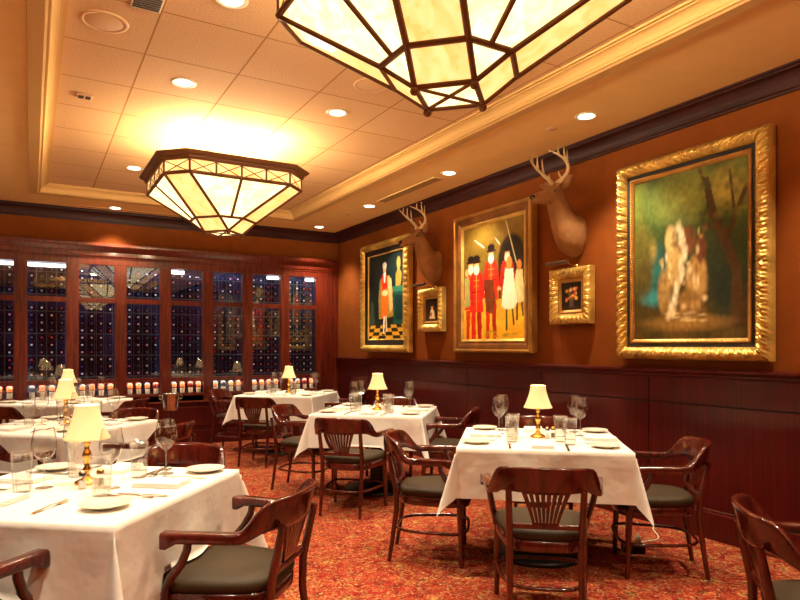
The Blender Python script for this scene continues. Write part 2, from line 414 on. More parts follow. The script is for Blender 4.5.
# bottles lying in the racks
def bottle_mesh(cap):
    b = MB(); X = Matrix.Rotation(pi / 2, 4, 'X')        # lathe axis z -> -y, neck towards the room
    b.lathe([(.0120, .300), (.0130, .298)], 10, mat=1, xf=X, cap=(True, False))
    b.lathe([(.0135, .297), (.0155, .294), (.0155, .246), (.0145, .246), (.0145, .215), (.037, .165), (.0375, .15), (.0375, .005), (.033, 0)], 10, xf=X, cap=(False, True))
    return b.mesh('wine_bottle', [MAT['bottle'], CAPS[cap]])
BM = {c: bottle_mesh(c) for c in CAPS}
ordn = ['first', 'second', 'third', 'fourth', 'fifth', 'sixth', 'seventh', 'eighth', 'ninth', 'tenth']
spots = []
for k in range(8):
    for row in range(14):
        z = 1.035 + row * .0965 if row < 10 else 2.125 + (row - 10) * .094
        for q in range(4):
            spots.append((bay_x[k] + .057 + q * .1137, z, k, row, q))
spots.sort(key=lambda s: s[0] * s[0] + 9.4 ** 2 - (0.0 if s[3] < 10 else 0))
stuff = MB(); n_ind = 0
rnd = random.Random(3)
for x, z, k, row, q in spots:
    if rnd.random() < .05: continue
    c = rnd.choices(['red', 'silver', 'pink', 'dark'], [3, 4, 3, 4] if k < 3 else [1.5, 4, 2, 5])[0]
    if n_ind < 268:
        o = bpy.data.objects.new('wine_bottle', BM[c]); COL.objects.link(o); o.location = (x, YB + .39, z - .0)
        part = f'row {ordn[9 - row]} from the top of the tall pane' if row < 10 else f'row {ordn[13 - row]} from the top of the upper pane'
        part = part.replace('row ', '') .replace(' from the top of', ' row down in')
        cname = {'red': 'red', 'silver': 'silver', 'pink': 'pink', 'dark': 'dark'}[c]
        tag(o, f'{cname}-capped wine bottle {ordn[q]} from left, {part}, {ordn[7 - k]} bay from left'.replace('the tall', 'tall').replace('the upper', 'upper'), 'bottle', 'wine bottles lying in the cabinet racks')
        n_ind += 1
    else:
        X = Matrix.Translation((x, YB + .39, z)) @ Matrix.Rotation(pi / 2, 4, 'X')
        mi = {'red': 1, 'silver': 2, 'pink': 3, 'dark': 4}[c]
        stuff.lathe([(.0120, .300), (.0130, .298)], 8, mat=mi, xf=X, cap=(True, False))
        stuff.lathe([(.0135, .297), (.0155, .294), (.0155, .246), (.0145, .246), (.0145, .215), (.037, .165), (.0375, .15), (.0375, .005), (.033, 0)], 8, xf=X, cap=(False, True))
tag(stuff.build('racked_wine_bottle', [MAT['bottle'], CAPS['red'], CAPS['silver'], CAPS['pink'], CAPS['dark']]),
    'remaining wine bottles lying in the racks of the right-hand cabinet bays', 'bottles', kind='stuff')
# bottles standing on show behind the low panes
def show_bottle(body, label_mat):
    b = MB()
    b.lathe([(.042, 0), (.046, .004), (.046, .160), (.036, .182), (.014, .205), (.0135, .235), (.0145, .237)], 14, cap=(True, True))
    me = b.mesh('display_bottle', body)
    c = MB(); n = 8
    c.rings([[(.0468 * sin(a), -.0468 * cos(a), z) for a in [(-.72 + 1.44 * i / n) for i in range(n + 1)]] for z in (.018, .088)], 0, True, (False, False), closed=False)
    ml = c.mesh('label_paper', label_mat)
    c = MB()
    c.rings([[(.0468 * sin(a), -.0468 * cos(a), z) for a in [(-.72 + 1.44 * i / n) for i in range(n + 1)]] for z in (.10, .15)], 0, True, (False, False), closed=False)
    return me, ml, c.mesh('neck_label', MAT['paper_orange'])
SB = [show_bottle(MAT['bottle_red'], MAT['paper']), show_bottle(MAT['bottle'], MAT['paper']), show_bottle(MAT['bottle_red'], MAT['china'])]
for k in range(8):
    for q in range(4):
        a, l, nl = SB[rnd.randrange(3)]
        o = bpy.data.objects.new('display_bottle', a); COL.objects.link(o); o.location = (bay_x[k] + .06 + q * .113, YB + .10, .7225)
        tag(o, f'standing wine bottle, {ordn[q]} from left in low pane of {ordn[7 - k]} bay from left', 'bottle', 'labelled bottles standing behind the low panes')
        p = bpy.data.objects.new('label_paper', l); COL.objects.link(p); p.parent = o
        if rnd.random() < .7:
            p = bpy.data.objects.new('neck_label', nl); COL.objects.link(p); p.parent = o

# ------------------------------------------------------------------ chandeliers
def oct8(h, s):
    """octagon: half width h, half length of the straight sides s, counter-clockwise"""
    return [(s, -h), (h, -s), (h, s), (s, h), (-s, h), (-h, s), (-h, -s), (-s, -h)]
def make_chandelier(x, y, label):
    t = thing('chandelier', label, 'chandelier', (x, y, 0), 0, 'pyramid glass chandeliers')
    zt, zb, zr, zl, zbot = 3.0, 2.935, 2.832, 2.56, 2.457
    A = oct8(.60, .43); Lo = oct8(.275, .105); D = [(0, -.174), (.174, 0), (0, .174), (-.174, 0)]
    b = MB()
    ring = lambda h, s, z: [(px, py, z) for px, py in oct8(h, s)]
    b.rings([ring(.585, .42, zb), ring(.615, .44, zb), ring(.625, .445, zb + .015), ring(.625, .445, zb + .03), ring(.652, .46, zb + .04), ring(.668, .468, zt - .006), ring(.668, .468, zt), ring(.585, .42, zt)], 0, False, loop=True)
    b.build('cornice_rim', MAT['bronze'], t)
    came = MB()
    def bar(p, q, r=.0085): came.tube([p, q], r * 1.45, 6)
    def panel(pts, mat):
        c = sum((Vector(p) for p in pts), Vector()) / len(pts)
        MB().add(pts, [list(range(len(pts)))]).build('glass_panel', mat, t)
    P = lambda q, z: (q[0], q[1], z)
    lerp = lambda a, c, u: tuple(a[i] + (c[i] - a[i]) * u for i in range(len(a)))
    for i in range(8):
        j = (i + 1) % 8; long = (i % 2 == 1)             # edges 1,3,5,7 are the long ones
        a0, a1 = P(A[i], zr), P(A[j], zr); b0, b1 = P(A[i], zb), P(A[j], zb)
        n = 4 if long else 1
        for q in range(n):
            p = [lerp(a0, a1, q / n), lerp(a0, a1, (q + 1) / n), lerp(b0, b1, (q + 1) / n), lerp(b0, b1, q / n)]
            panel(p, MAT['glass_amber'])
            bar(p[0], p[2], .003); bar(p[1], p[3], .003); bar(p[0], p[3], .0065)
        bar(a0, a1, .011)
        l0, l1 = P(Lo[i], zl), P(Lo[j], zl)
        bar(a0, l0, .010); bar(l0, l1, .010)
        if long:
            m0, m1 = lerp(a0, a1, .5), lerp(l0, l1, .5)
            panel([a0, m0, m1, l0], MAT['glass_pale']); panel([m0, a1, l1, m1], MAT['glass_pale'])
            bar(m0, m1, .009)
        else:
            panel([a0, a1, l1, l0], MAT['glass_amber'])
    Dz = [P(q, zbot) for q in D]
    # long edge i -> one diamond corner, chamfers -> diamond edges
    corner = {1: 1, 3: 2, 5: 3, 7: 0}
    for i, k in corner.items():
        l0, l1 = P(Lo[i], zl), P(Lo[(i + 1) % 8], zl)
        panel([l0, l1, Dz[k]], MAT['glass_pale']); bar(l0, Dz[k], .009); bar(l1, Dz[k], .009)
        # chamfer after this long edge
        i2 = (i + 1) % 8; k2 = corner[(i + 2) % 8]
        panel([P(Lo[i2], zl), P(Lo[(i2 + 1) % 8], zl), Dz[k2], Dz[k]], MAT['glass_amber'])
    for k in range(4):
        panel([Dz[k], Dz[(k + 1) % 4], (0, 0, zbot)], MAT['glass_pale']); bar(Dz[k], Dz[(k + 1) % 4], .009); bar(Dz[k], (0, 0, zbot), .007)
    came.build('leading', MAT['bronze_came'], t)
    for q in Dz: MB().lathe([(0.0005, -.036), (.015, -.029), (.020, -.016), (.014, -.002), (.008, .006)], 10, c=q).build('finial', MAT['bronze'], t)
    b = MB(); b.lathe([(.135, ZT), (.135, ZT - .02), (.12, ZT - .03), (.085, ZT - .045), (.05, ZT - .06), (.015, ZT - .07), (.012, zt - .12), (.05, zt - .13)], 24)
    b.build('canopy', MAT['white_metal'], t)
    b = MB()
    for sx, sy in ((1, 1), (1, -1), (-1, 1), (-1, -1)):
        p0, p1 = Vector((sx * .09, sy * .09, ZT - .04)), Vector((sx * .53, sy * .53, zt - .01))
        for q in range(14):
            u = p0.lerp(p1, (q + .5) / 14); dv = (p1 - p0).normalized(); wv = Vector((-dv.y, dv.x, 0)).normalized() if q % 2 else dv.cross(Vector((-dv.y, dv.x, 0))).normalized()
            b.tube([tuple(u + dv * (.024 * cos(a)) + wv * (.009 * sin(a))) for a in [2 * pi * z / 8 for z in range(8)]], .0025, 4, closed=True)
    b.build('chain', MAT['brass'], t)
    b = MB()
    for a in range(4): b.tube([(0, 0, zt - .12), (.16 * cos(a * pi / 2), .16 * sin(a * pi / 2), zt - .10), (.18 * cos(a * pi / 2), .18 * sin(a * pi / 2), zt - .07)], .008, 6)
    b.build('bulb_arm', MAT['brass'], t)
    for a in range(4):
        MB().lathe([(.012, 0), (.03, .03), (.034, .05), (.026, .075), (.004, .088)], 12, c=(.18 * cos(a * pi / 2), .18 * sin(a * pi / 2), zt - .07)).build('bulb', MAT['bulb'], t)
    return t
make_chandelier(1.55, 5.93, 'farther pyramid chandelier of amber glass hanging whole in view from tiled ceiling')
make_chandelier(1.525, 2.20, 'nearer pyramid chandelier of amber glass cut off by the top of the picture')
make_chandelier(1.55, -1.5, 'third amber glass pyramid chandelier behind the viewer')  # unseen, added behind the camera as general fill

def light(kind, name, loc, energy, col=(1, .8, .5), **kw):
    d = bpy.data.lights.new(name, kind); d.energy = energy; d.color = col
    for k, v in kw.items():
        if k != 'rot': setattr(d, k, v)
    o = bpy.data.objects.new(name, d); COL.objects.link(o); o.location = loc
    if 'rot' in kw: o.rotation_euler = kw['rot']
    return o
for y in (5.93, 2.21, -1.5):  # the last set sits in the added chandelier behind the viewer
    for dx in (-.28, .28):
        for dy in (-.28, .28):
            light('POINT', 'chandelier_glow', (1.55 + dx, y + dy, 3.045), 24, (1, .86, .58), shadow_soft_size=.07)

# ------------------------------------------------------------------ ceiling fittings
def make_downlight():
    t = empty('recessed_downlight'); tag(t, 'x', 'ceiling light')
    MB().lathe([(.062, .004), (.062, -.004), (.082, -.008), (.090, -.004), (.090, .002)], 28, cap=(False, False)).build('trim_ring', MAT['white_metal'], t)
    MB().lathe([(.001, -.0015), (.062, -.0015)], 28, cap=(False, False)).build('lens', MAT['lens'], t)
    return t
DL = Maker(make_downlight)
G = 'recessed ceiling lights'
downs = [((.95, 4.72, ZT), 'recessed downlight in the tiles between the two chandeliers, left one'),
         ((2.15, 4.70, ZT), 'recessed downlight in the tiles to the right of the far chandelier'),
         ((.95, 7.25, ZT), 'recessed downlight in the tiles left of and behind the far chandelier'),
         ((.95, 3.46, ZT), 'recessed downlight in the tiles at the top edge of the picture'),
         ((2.15, 7.25, ZT), 'recessed downlight in the tiles hidden behind the far chandelier'),
         ((2.35, 3.0, ZT), 'recessed downlight hidden above the near chandelier'),
         ((.75, 2.2, ZT), 'recessed downlight in the tiles nearly above the viewer'),
         ((.95, .6, ZT), 'added unseen fill downlight in the tiles behind the viewer, left'),  # this and the next are unseen, added for fill from behind
         ((2.35, .6, ZT), 'recessed downlight in the tiles behind the viewer, right'),
         ((3.77, 3.56, ZS), 'recessed downlight in the plain soffit nearest the big gilt picture'),
         ((3.77, 5.45, ZS), 'recessed downlight in the plain soffit at the near end of the slot vent'),
         ((3.77, 7.25, ZS), 'recessed downlight in the plain soffit past the far end of the slot vent'),
         ((3.77, 8.90, ZS), 'recessed downlight in the far right corner of the plain soffit'),
         ((3.77, 1.70, ZS), 'recessed downlight in the right soffit beyond the picture edge'),
         ((.95, 9.02, ZS), 'recessed downlight in the back soffit in front of the wine cabinet'),
         ((-.9, 3.3, ZS), 'recessed downlight in the left soffit outside the picture'),  # left soffit row: unseen, added to light the left-hand tables
         ((-.9, 5.6, ZS), 'recessed downlight in the left soffit outside the picture, farther back'),
         ((-.9, 8.2, ZS), 'added unseen fill downlight in the left soffit nearest the wine cabinet'),
         ((-.9, 1.0, ZS), 'added unseen fill downlight in the left soffit beside the viewer')]
POW = {}
for i, (p, lab) in enumerate(downs):
    DL.put(p, 0, lab, G)
    light('SPOT', 'downlight_beam', (p[0], p[1], p[2] - .02), 125 if p[0] > 3.5 else 115, (1, .85, .61), spot_size=radians(96), spot_blend=.7, shadow_soft_size=.05)

def make_speaker():
    t = empty('ceiling_speaker'); tag(t, 'x', 'ceiling speaker')
    MB().lathe([(.105, -.001), (.112, -.007), (.128, -.007), (.134, 0)], 36, cap=(False, False)).build('ring', MAT['grille'], t)
    MB().lathe([(.0008, -.005), (.1, -.005), (.108, -.002)], 36, cap=(False, False)).build('grille', MAT['grille'], t)
    return t
SP = Maker(make_speaker)
SP.put((.37, 4.07, ZT), 0, 'round ceiling speaker grille in the tiles at upper left', 'ceiling speakers')
SP.put((2.14, 4.08, ZT), 0, 'round ceiling speaker grille in the tiles right of the near chandelier', 'ceiling speakers')
t = thing('air_vent', 'long slotted air vent in the plain soffit above the deer heads', 'air vent', (3.78, 6.30, ZS))
b = MB(); b.box(-.065, .065, -.65, .65, -.006, .001, 0)
b.build('vent_plate', MAT['soffit_paint'], t)
b = MB()
for x in (-.042, -.014, .014, .042): b.box(x - .006, x + .006, -.63, .63, -.0075, -.002)
b.build('slot', MAT['dark_slot'], t)
t = thing('air_vent', 'thin slotted air vent in the back soffit above the wine cabinet', 'air vent', (1.2, 9.12, ZS))
MB().box(-.68, .68, -.03, .03, -.005, .001).build('vent_plate', MAT['soffit_paint'], t)
MB().box(-.66, .66, -.012, .012, -.0065, -.002).build('slot', MAT['dark_slot'], t)
t = thing('ceiling_sensor', 'small square ceiling sensor with two dark windows in a tile', 'sensor', (.35, 5.35, ZT))
MB().box(-.055, .055, -.05, .05, -.012, 0, bev=.004).build('sensor_body', MAT['grille'], t)
b = MB(); b.box(-.042, -.006, -.032, .032, -.0135, -.006); b.box(.006, .042, -.032, .032, -.0135, -.006); b.build('window', MAT['dark_slot'], t)
t = thing('air_grille', 'small dark louvred air grille in the tiles at the top left', 'air grille', (.555, 3.72, ZT))
MB().box(-.08, .08, -.08, .08, -.006, 0, bev=.002).build('grille_frame', MAT['white_metal'], t)
b = MB()
for q in range(6): b.box(-.07, .07, -.068 + q * .024, -.052 + q * .024, -.009, -.003)
b.build('louvre', MAT['dark_slot'], t)
for y, lab in ((3.91, 'small round sprinkler cover in the soffit near the right deer head'), (7.85, 'small round sprinkler cover in the soffit near the far corner')):
    tag(MB().lathe([(.001, -.006), (.036, -.006), (.042, -.001), (.042, 0)], 20, cap=(False, True)).build('sprinkler_cover', MAT['grille'], None, (3.74, y, ZS)), lab, 'sprinkler', 'sprinkler covers')

# ------------------------------------------------------------------ pictures
class Paint:
    """a small colour raster that becomes the canvas mesh's painted colours; x 0..1 left to right, y 0..1 bottom to top"""
    def __init__(s, W, H, seed=1):
        s.W, s.H = W, H; s.y, s.x = np.mgrid[0:H, 0:W]; s.x = s.x / (W - 1); s.y = s.y / (H - 1); s.asp = W / H
        s.c = np.zeros((H, W, 3)); s.r = np.random.RandomState(seed)
    def noise(s, k):
        g = s.r.rand(k + 2, k + 2); fx, fy = s.x * k, s.y * k
        ix, iy = fx.astype(int), fy.astype(int); u, v = fx - ix, fy - iy
        u = u * u * (3 - 2 * u); v = v * v * (3 - 2 * v)
        return (g[iy, ix] * (1 - u) + g[iy, ix + 1] * u) * (1 - v) + (g[iy + 1, ix] * (1 - u) + g[iy + 1, ix + 1] * u) * v
    def blend(s, mask, col):
        c = np.array(srgb(*col)) if not isinstance(col, np.ndarray) else col
        s.c = s.c * (1 - mask[..., None]) + c * mask[..., None]
    def ramp(s, f, stops):
        xs = [p for p, _ in stops]; cs = np.array([srgb(*c) for _, c in stops])
        s.c = np.stack([np.interp(f, xs, cs[:, i]) for i in range(3)], -1)
    def ell(s, cx, cy, rx, ry, col, soft=.25, a=1, rot=0):
        dx, dy = (s.x - cx), (s.y - cy)
        if rot: dx, dy = dx * cos(rot) + dy * sin(rot), -dx * sin(rot) + dy * cos(rot)
        d = np.sqrt((dx / rx) ** 2 + (dy / ry) ** 2)
        s.blend(np.clip((1 - d) / soft, 0, 1) * a, col)
    def poly(s, pts, col, a=1, jig=.006):
        n1, n2 = (s.noise(18) - .5) * jig * 2, (s.noise(18) - .5) * jig * 2
        X, Y = s.x + n1, s.y + n2; ins = np.zeros(X.shape, bool); n = len(pts)
        for i in range(n):
            x0, y0 = pts[i]; x1, y1 = pts[i - 1]
            c = ((y0 > Y) != (y1 > Y)) & (X < (x1 - x0) * (Y - y0) / (y1 - y0 + 1e-12) + x0)
            ins ^= c
        s.blend(ins.astype(float) * a, col)
    def line(s, p, q, wd, col, a=1):
        px, py = p; dx, dy = q[0] - px, q[1] - py; l2 = dx * dx + dy * dy
        t = np.clip(((s.x - px) * dx + (s.y - py) * dy) / l2, 0, 1)
        d = np.sqrt((s.x - px - t * dx) ** 2 + ((s.y - py - t * dy) / s.asp) ** 2)
        s.blend(np.clip((wd - d) / (wd * .4), 0, 1) * a, col)
    def mottle(s, k, amt):
        s.c *= (1 + (s.noise(k) - .5)[..., None] * amt)
    def canvas(s, w, h, parent, mat, y=0.0):
        me = bpy.data.meshes.new('canvas'); W, H = s.W, s.H
        vs = [((i / (W - 1) - .5) * w, y, (j / (H - 1) - .5) * h) for j in range(H) for i in range(W)]
        fs = [(j * W + i, j * W + i + 1, (j + 1) * W + i + 1, (j + 1) * W + i) for j in range(H - 1) for i in range(W - 1)]
        me.from_pydata(vs, [], fs); at = me.color_attributes.new('paint', 'FLOAT_COLOR', 'POINT')
        at.data.foreach_set('color', np.concatenate([np.clip(s.c * 1.3, 0, 1).reshape(-1, 3), np.ones((W * H, 1))], 1).astype(np.float32).ravel())
        me.materials.append(mat); o = bpy.data.objects.new('canvas', me); COL.objects.link(o); o.parent = parent; return o
m, nt, bb = new_mat('oil_paint'); vc = nt.nodes.new('ShaderNodeVertexColor'); vc.layer_name = 'paint'
L(nt, vc.outputs['Color'], bb.inputs['Base Color']); bb.inputs['Roughness'].default_value = .45; bb.inputs['Specular IOR Level'].default_value = .3
MAT['oil'] = m

def frame_ring(b, w, h, prof, carve=None, seg=60, mat=0):
    """mitred moulding round a w x h rectangle; prof = (inset, height out of the wall); carve(s, k) adds relief"""
    cs = [(-w / 2, -h / 2), (w / 2, -h / 2), (w / 2, h / 2), (-w / 2, h / 2)]; sg = [(1, 1), (-1, 1), (-1, -1), (1, -1)]
    for e in range(4):
        f = (e + 1) % 4; ln = w if e % 2 == 0 else h; n = max(2, int(seg * ln)) if carve else 1; rs = []
        for i in range(n + 1):
            u = i / n; r = []
            for k, (ins, ht) in enumerate(prof):
                a = (cs[e][0] + sg[e][0] * ins, cs[e][1] + sg[e][1] * ins); c = (cs[f][0] + sg[f][0] * ins, cs[f][1] + sg[f][1] * ins)
                dz = carve(u * ln, k / (len(prof) - 1), ln) if carve and 0 < k < len(prof) - 1 else 0
                r.append((a[0] + (c[0] - a[0]) * u, -(ht + dz), a[1] + (c[1] - a[1]) * u))
            rs.append(r)
        b.rings(rs, mat, carve is not None, (False, False), closed=False)
def acanthus(amp, pitch):
    def f(s, t, ln):
        n = max(1, round(ln / pitch)); p = s / ln * n
        ph = p + .8 * abs(t - .5) * (1 if int(p) % 2 else .6)
        leaf = abs(sin(pi * ph)) ** .6
        rib = .45 * sin(2 * pi * (p * 2.5 + t * 1.2)) * cos(2 * pi * t * 1.5)
        return amp * (leaf + rib) * sin(pi * min(1, max(0, t))) ** .7
    return f
def picture(name, label, yc, zc, w, h, depth=.10):
    return thing(name, label, 'painting', (XR - .022, yc, zc), -pi / 2)

# --- the large gilt picture near the right edge: a landscape stand-in
t = picture('framed_painting', 'largest gilt-framed dark green painting, rightmost on the wall, with carved leaf frame', 2.993, 2.083, 1.252, 1.565)
t.location.y = 2.993
b = MB(); n = 12
pf = [(0, 0), (0, .055), (.006, .062)] + [(.008 + .085 * i / n, .066 + .030 * sin(pi * i / n)) for i in range(n + 1)] + [(.097, .060)]
frame_ring(b, 1.252, 1.565, pf, acanthus(.024, .075), 130)
b.build('outer_moulding', MAT['gilt'], t)
b = MB(); frame_ring(b, 1.252 - .19, 1.565 - .19, [(0, .062), (.004, .064), (.030, .056), (.032, .050)]); b.build('liner', MAT['black_liner'], t)
b = MB(); frame_ring(b, 1.252 - .25, 1.565 - .25, [(0, .05), (.002, .066), (.012, .070), (.016, .062), (.030, .058), (.034, .042)], lambda s, k, ln: .003 * sin(2 * pi * s / .02), 200); b.build('inner_moulding', MAT['gilt_plain'], t)
p = Paint(132, 164, 5)
p.ramp(p.y * .8 + p.noise(5) * .32 - .05, [(0, (92, 66, 22)), (.2, (66, 52, 16)), (.42, (34, 44, 22)), (.66, (58, 82, 30)), (.9, (92, 104, 36)), (1.1, (58, 62, 24))])
p.ell(.46, .82, .36, .18, (134, 144, 62), .9, .8); p.ell(.22, .40, .20, .22, (24, 96, 92), .8, .85); p.ell(.22, .27, .18, .07, (44, 128, 130), .7, .85)
p.ell(.08, .52, .15, .30, (86, 80, 26), .5, .85); p.ell(.20, .55, .05, .10, (150, 128, 56), .8, .6); p.ell(.12, .40, .10, .16, (70, 58, 18), .6, .9)
p.ell(.82, .84, .20, .14, (168, 154, 68), .8, .8); p.ell(.80, .30, .16, .26, (18, 34, 28), .7, .8)
p.poly([(.84, .08), (.96, .08), (.92, .40), (.84, .56), (.74, .72), (.68, .92), (.63, .92), (.68, .70), (.78, .52), (.86, .36)], (64, 42, 16))
p.line((.80, .52), (.96, .82), .022, (58, 38, 14)); p.line((.74, .70), (.60, .98), .016, (60, 40, 14)); p.line((.78, .60), (.64, .66), .014, (62, 42, 16)); p.line((.88, .66), (.84, .92), .013, (52, 34, 12))
for i in range(34):
    q = p.r.rand(4); p.ell(.58 + .44 * q[0], .66 + .34 * q[1], .02 + .05 * q[2], .015 + .03 * q[3], [(52, 62, 20), (96, 98, 36), (38, 42, 14), (120, 112, 44)][i % 4], .7, .55)
p.ell(.48, .11, .46, .06, (150, 112, 52), .8, .8)
for x, y, rx, ry, c in ((.30, .30, .07, .15, (150, 118, 62)), (.40, .44, .09, .16, (176, 146, 86)), (.58, .34, .10, .18, (166, 130, 70)), (.50, .58, .09, .10, (104, 62, 30)), (.36, .60, .06, .10, (196, 170, 108)), (.52, .22, .12, .10, (136, 100, 50)), (.36, .18, .08, .08, (120, 88, 42)), (.62, .52, .05, .10, (96, 52, 24))):
    p.ell(x, y, rx, ry, c, .35, .95)
for i in range(46):
    q = p.r.rand(4); p.ell(.27 + .38 * q[0], .15 + .50 * q[1], .012 + .025 * q[2], .015 + .04 * q[3], [(206, 186, 128), (228, 212, 164), (104, 74, 34), (176, 142, 82), (70, 44, 18)][i % 5], .8, .65)
for i in range(40):
    q = p.r.rand(3); u = i / 40; p.ell(.42 + .05 * sin(u * 5) + .05 * (q[0] - .5), .68 - .54 * u, .018 + .014 * q[1], .04, [(226, 214, 172), (200, 184, 138), (240, 232, 200)][i % 3], .9, .6)
for i in range(14):
    q = p.r.rand(3); p.ell(.30 + .34 * q[0], .12 + .05 * q[1], .05, .012, (212, 190, 136), .9, .55)
p.mottle(44, .45); p.mottle(12, .3)
p.canvas(.985, 1.30, t, MAT['oil'], -.044)

# --- the middle picture: figures in red coats and a girl in white
t = picture('framed_painting', 'middle painting of men in red coats with a girl in white, brown-gold frame', 5.30, 2.096, 1.30, 1.522)
b = MB(); frame_ring(b, 1.30, 1.522, [(0, 0), (0, .070), (.008, .086), (.022, .092), (.036, .084), (.040, .070)]); b.build('outer_moulding', MAT['gilt_plain'], t)
b = MB(); frame_ring(b, 1.22, 1.442, [(0, .070), (.012, .074), (.04, .068), (.068, .052), (.07, .046)]); b.build('cove_moulding', MAT['gilt_brown'], t)
b = MB(); frame_ring(b, 1.08, 1.302, [(0, .046), (.004, .058), (.014, .060), (.018, .050), (.034, .044), (.038, .036)], lambda s, k, ln: .0025 * sin(2 * pi * s / .018), 200); b.build('inner_moulding', MAT['gilt'], t)
p = Paint(128, 164, 9)
p.ramp(p.y + (p.noise(6) - .5) * .16, [(0, (222, 158, 30)), (.2, (236, 180, 44)), (.36, (190, 138, 38)), (.5, (112, 88, 28)), (.72, (96, 76, 24)), (1, (128, 100, 34))])
p.ell(.80, .66, .22, .22, (36, 26, 12), .15); p.poly([(.60, .34), (.99, .34), (.99, .66), (.60, .66)], (42, 30, 14), .9)
p.ell(.3, .9, .3, .12, (150, 118, 40), .8, .5)
def guard(x, top, s, coat, leg=True):
    h = top
    p.poly([(x - .085 * s, h - .17 * s), (x + .085 * s, h - .17 * s), (x + .12 * s, h - .52 * s), (x - .12 * s, h - .52 * s)], coat)
    p.poly([(x - .11 * s, h - .20 * s), (x - .06 * s, h - .18 * s), (x - .06 * s, h - .46 * s), (x - .15 * s, h - .42 * s)], tuple(int(c * .8) for c in coat))
    p.poly([(x + .11 * s, h - .20 * s), (x + .06 * s, h - .18 * s), (x + .08 * s, h - .42 * s), (x + .15 * s, h - .40 * s)], tuple(int(c * .85) for c in coat))
    if leg:
        p.poly([(x - .09 * s, h - .52 * s), (x - .01 * s, h - .52 * s), (x - .03 * s, h - .88 * s), (x - .08 * s, h - .88 * s)], tuple(int(c * .9) for c in coat))
        p.poly([(x + .01 * s, h - .52 * s), (x + .09 * s, h - .52 * s), (x + .09 * s, h - .88 * s), (x + .04 * s, h - .88 * s)], tuple(int(c * .75) for c in coat))
        p.ell(x - .06 * s, h - .90 * s, .05 * s, .018 * s, (44, 20, 8)); p.ell(x + .08 * s, h - .90 * s, .05 * s, .018 * s, (44, 20, 8))
    p.ell(x, h - .11 * s, .05 * s, .062 * s, (214, 138, 76)); p.ell(x, h - .145 * s, .055 * s, .05 * s, (226, 214, 186))
    p.ell(x, h - .045 * s, .07 * s, .035 * s, (22, 14, 12)); p.ell(x, h - .075 * s, .095 * s, .016 * s, (30, 18, 14))
    p.line((x - .075 * s, h - .34 * s), (x + .075 * s, h - .34 * s), .009, (60, 22, 12), .8); p.line((x, h - .20 * s), (x, h - .50 * s), .007, (240, 186, 70), .7)
    for yy in (.24, .29, .42): p.line((x - .05 * s, h - yy * s), (x + .05 * s, h - yy * s), .004, (236, 170, 60), .6)
    p.ell(x - .03 * s, h - .40 * s, .06 * s, .10 * s, tuple(int(c * .62) for c in coat), .9, .6)
    p.ell(x - .13 * s, h - .44 * s, .022 * s, .02 * s, (224, 160, 100)); p.ell(x + .13 * s, h - .42 * s, .022 * s, .02 * s, (224, 160, 100))
guard(.74, .80, .85, (196, 44, 24), False); guard(.48, .83, .95, (214, 46, 26)); guard(.13, .76, .95, (206, 58, 28)); guard(.23, .76, 1.0, (226, 40, 26))
p.poly([(.36, .52), (.52, .50), (.56, .36), (.50, .22), (.40, .24)], (88, 44, 20), .9)
p.poly([(.02, .56), (.10, .56), (.12, .30), (.02, .28)], (150, 150, 84)); p.ell(.06, .60, .04, .04, (206, 150, 90))
def child(x, top, s, dress):
    p.poly([(x - .06 * s, top - .1 * s), (x + .06 * s, top - .1 * s), (x + .12 * s, top - .40 * s), (x - .12 * s, top - .40 * s)], dress); p.ell(x, top - .40 * s, .12 * s, .04 * s, dress)
    p.ell(x, top - .05 * s, .05 * s, .06 * s, (222, 130, 60)); p.line((x - .04 * s, top - .44 * s), (x - .04 * s, top - .60 * s), .016, (34, 24, 16)); p.line((x + .05 * s, top - .44 * s), (x + .07 * s, top - .56 * s), .014, (44, 30, 18))
child(.92, .64, .8, (214, 200, 140)); child(.77, .68, 1.0, (238, 230, 190))
p.line((.72, .98), (.88, .62), .006, (230, 216, 170)); p.line((.20, .88), (.36, .80), .007, (220, 220, 200)); p.line((.55, .86), (.62, .80), .006, (220, 210, 190))
for i in range(10):
    q = p.r.rand(2); p.ell(.35 + .6 * q[0], .02 + .07 * q[1], .06, .012, (150, 128, 30), .6, .7)
p.mottle(36, .3); p.mottle(10, .2)
p.canvas(1.02, 1.24, t, MAT['oil'], -.038)

# --- the far picture: a standing man in orange and red on a chequered floor
t = picture('framed_painting', 'farthest large painting, lone man in long orange coat, gilt frame near the back corner', 7.64, 2.09, 1.34, 1.535)
b = MB(); frame_ring(b, 1.34, 1.535, pf, acanthus(.018, .075), 90); b.build('outer_moulding', MAT['gilt'], t)
b = MB(); frame_ring(b, 1.15, 1.345, [(0, .060), (.02, .058), (.07, .044), (.072, .038)]); b.build('cove_moulding', MAT['black_liner'], t)
b = MB(); frame_ring(b, 1.006, 1.201, [(-.004, .036), (0, .050), (.008, .052), (.014, .040), (.016, .034)], lambda s, k, ln: .004 * sin(2 * pi * s / .022), 220); b.build('inner_moulding', MAT['gilt'], t)
p = Paint(112, 140, 12)
p.ramp(p.y + (p.noise(5) - .5) * .2, [(0, (36, 34, 20)), (.3, (18, 26, 24)), (.6, (14, 34, 36)), (1, (24, 40, 40))])
fl = p.y < .17
chk = ((np.floor((p.x - .5) * 7 / (1.0 + (.17 - p.y) * 3)) + np.floor((p.y) * 22)) % 2 == 0)
p.blend((fl & chk).astype(float), (212, 158, 44)); p.blend((fl & ~chk).astype(float), (40, 30, 14))
p.poly([(.72, .17), (1, .17), (1, .56), (.72, .56)], (22, 70, 60)); p.poly([(.76, .22), (.96, .22), (.96, .50), (.76, .50)], (14, 44, 40)); p.poly([(.68, .54), (1, .54), (1, .60), (.68, .60)], (40, 108, 84))
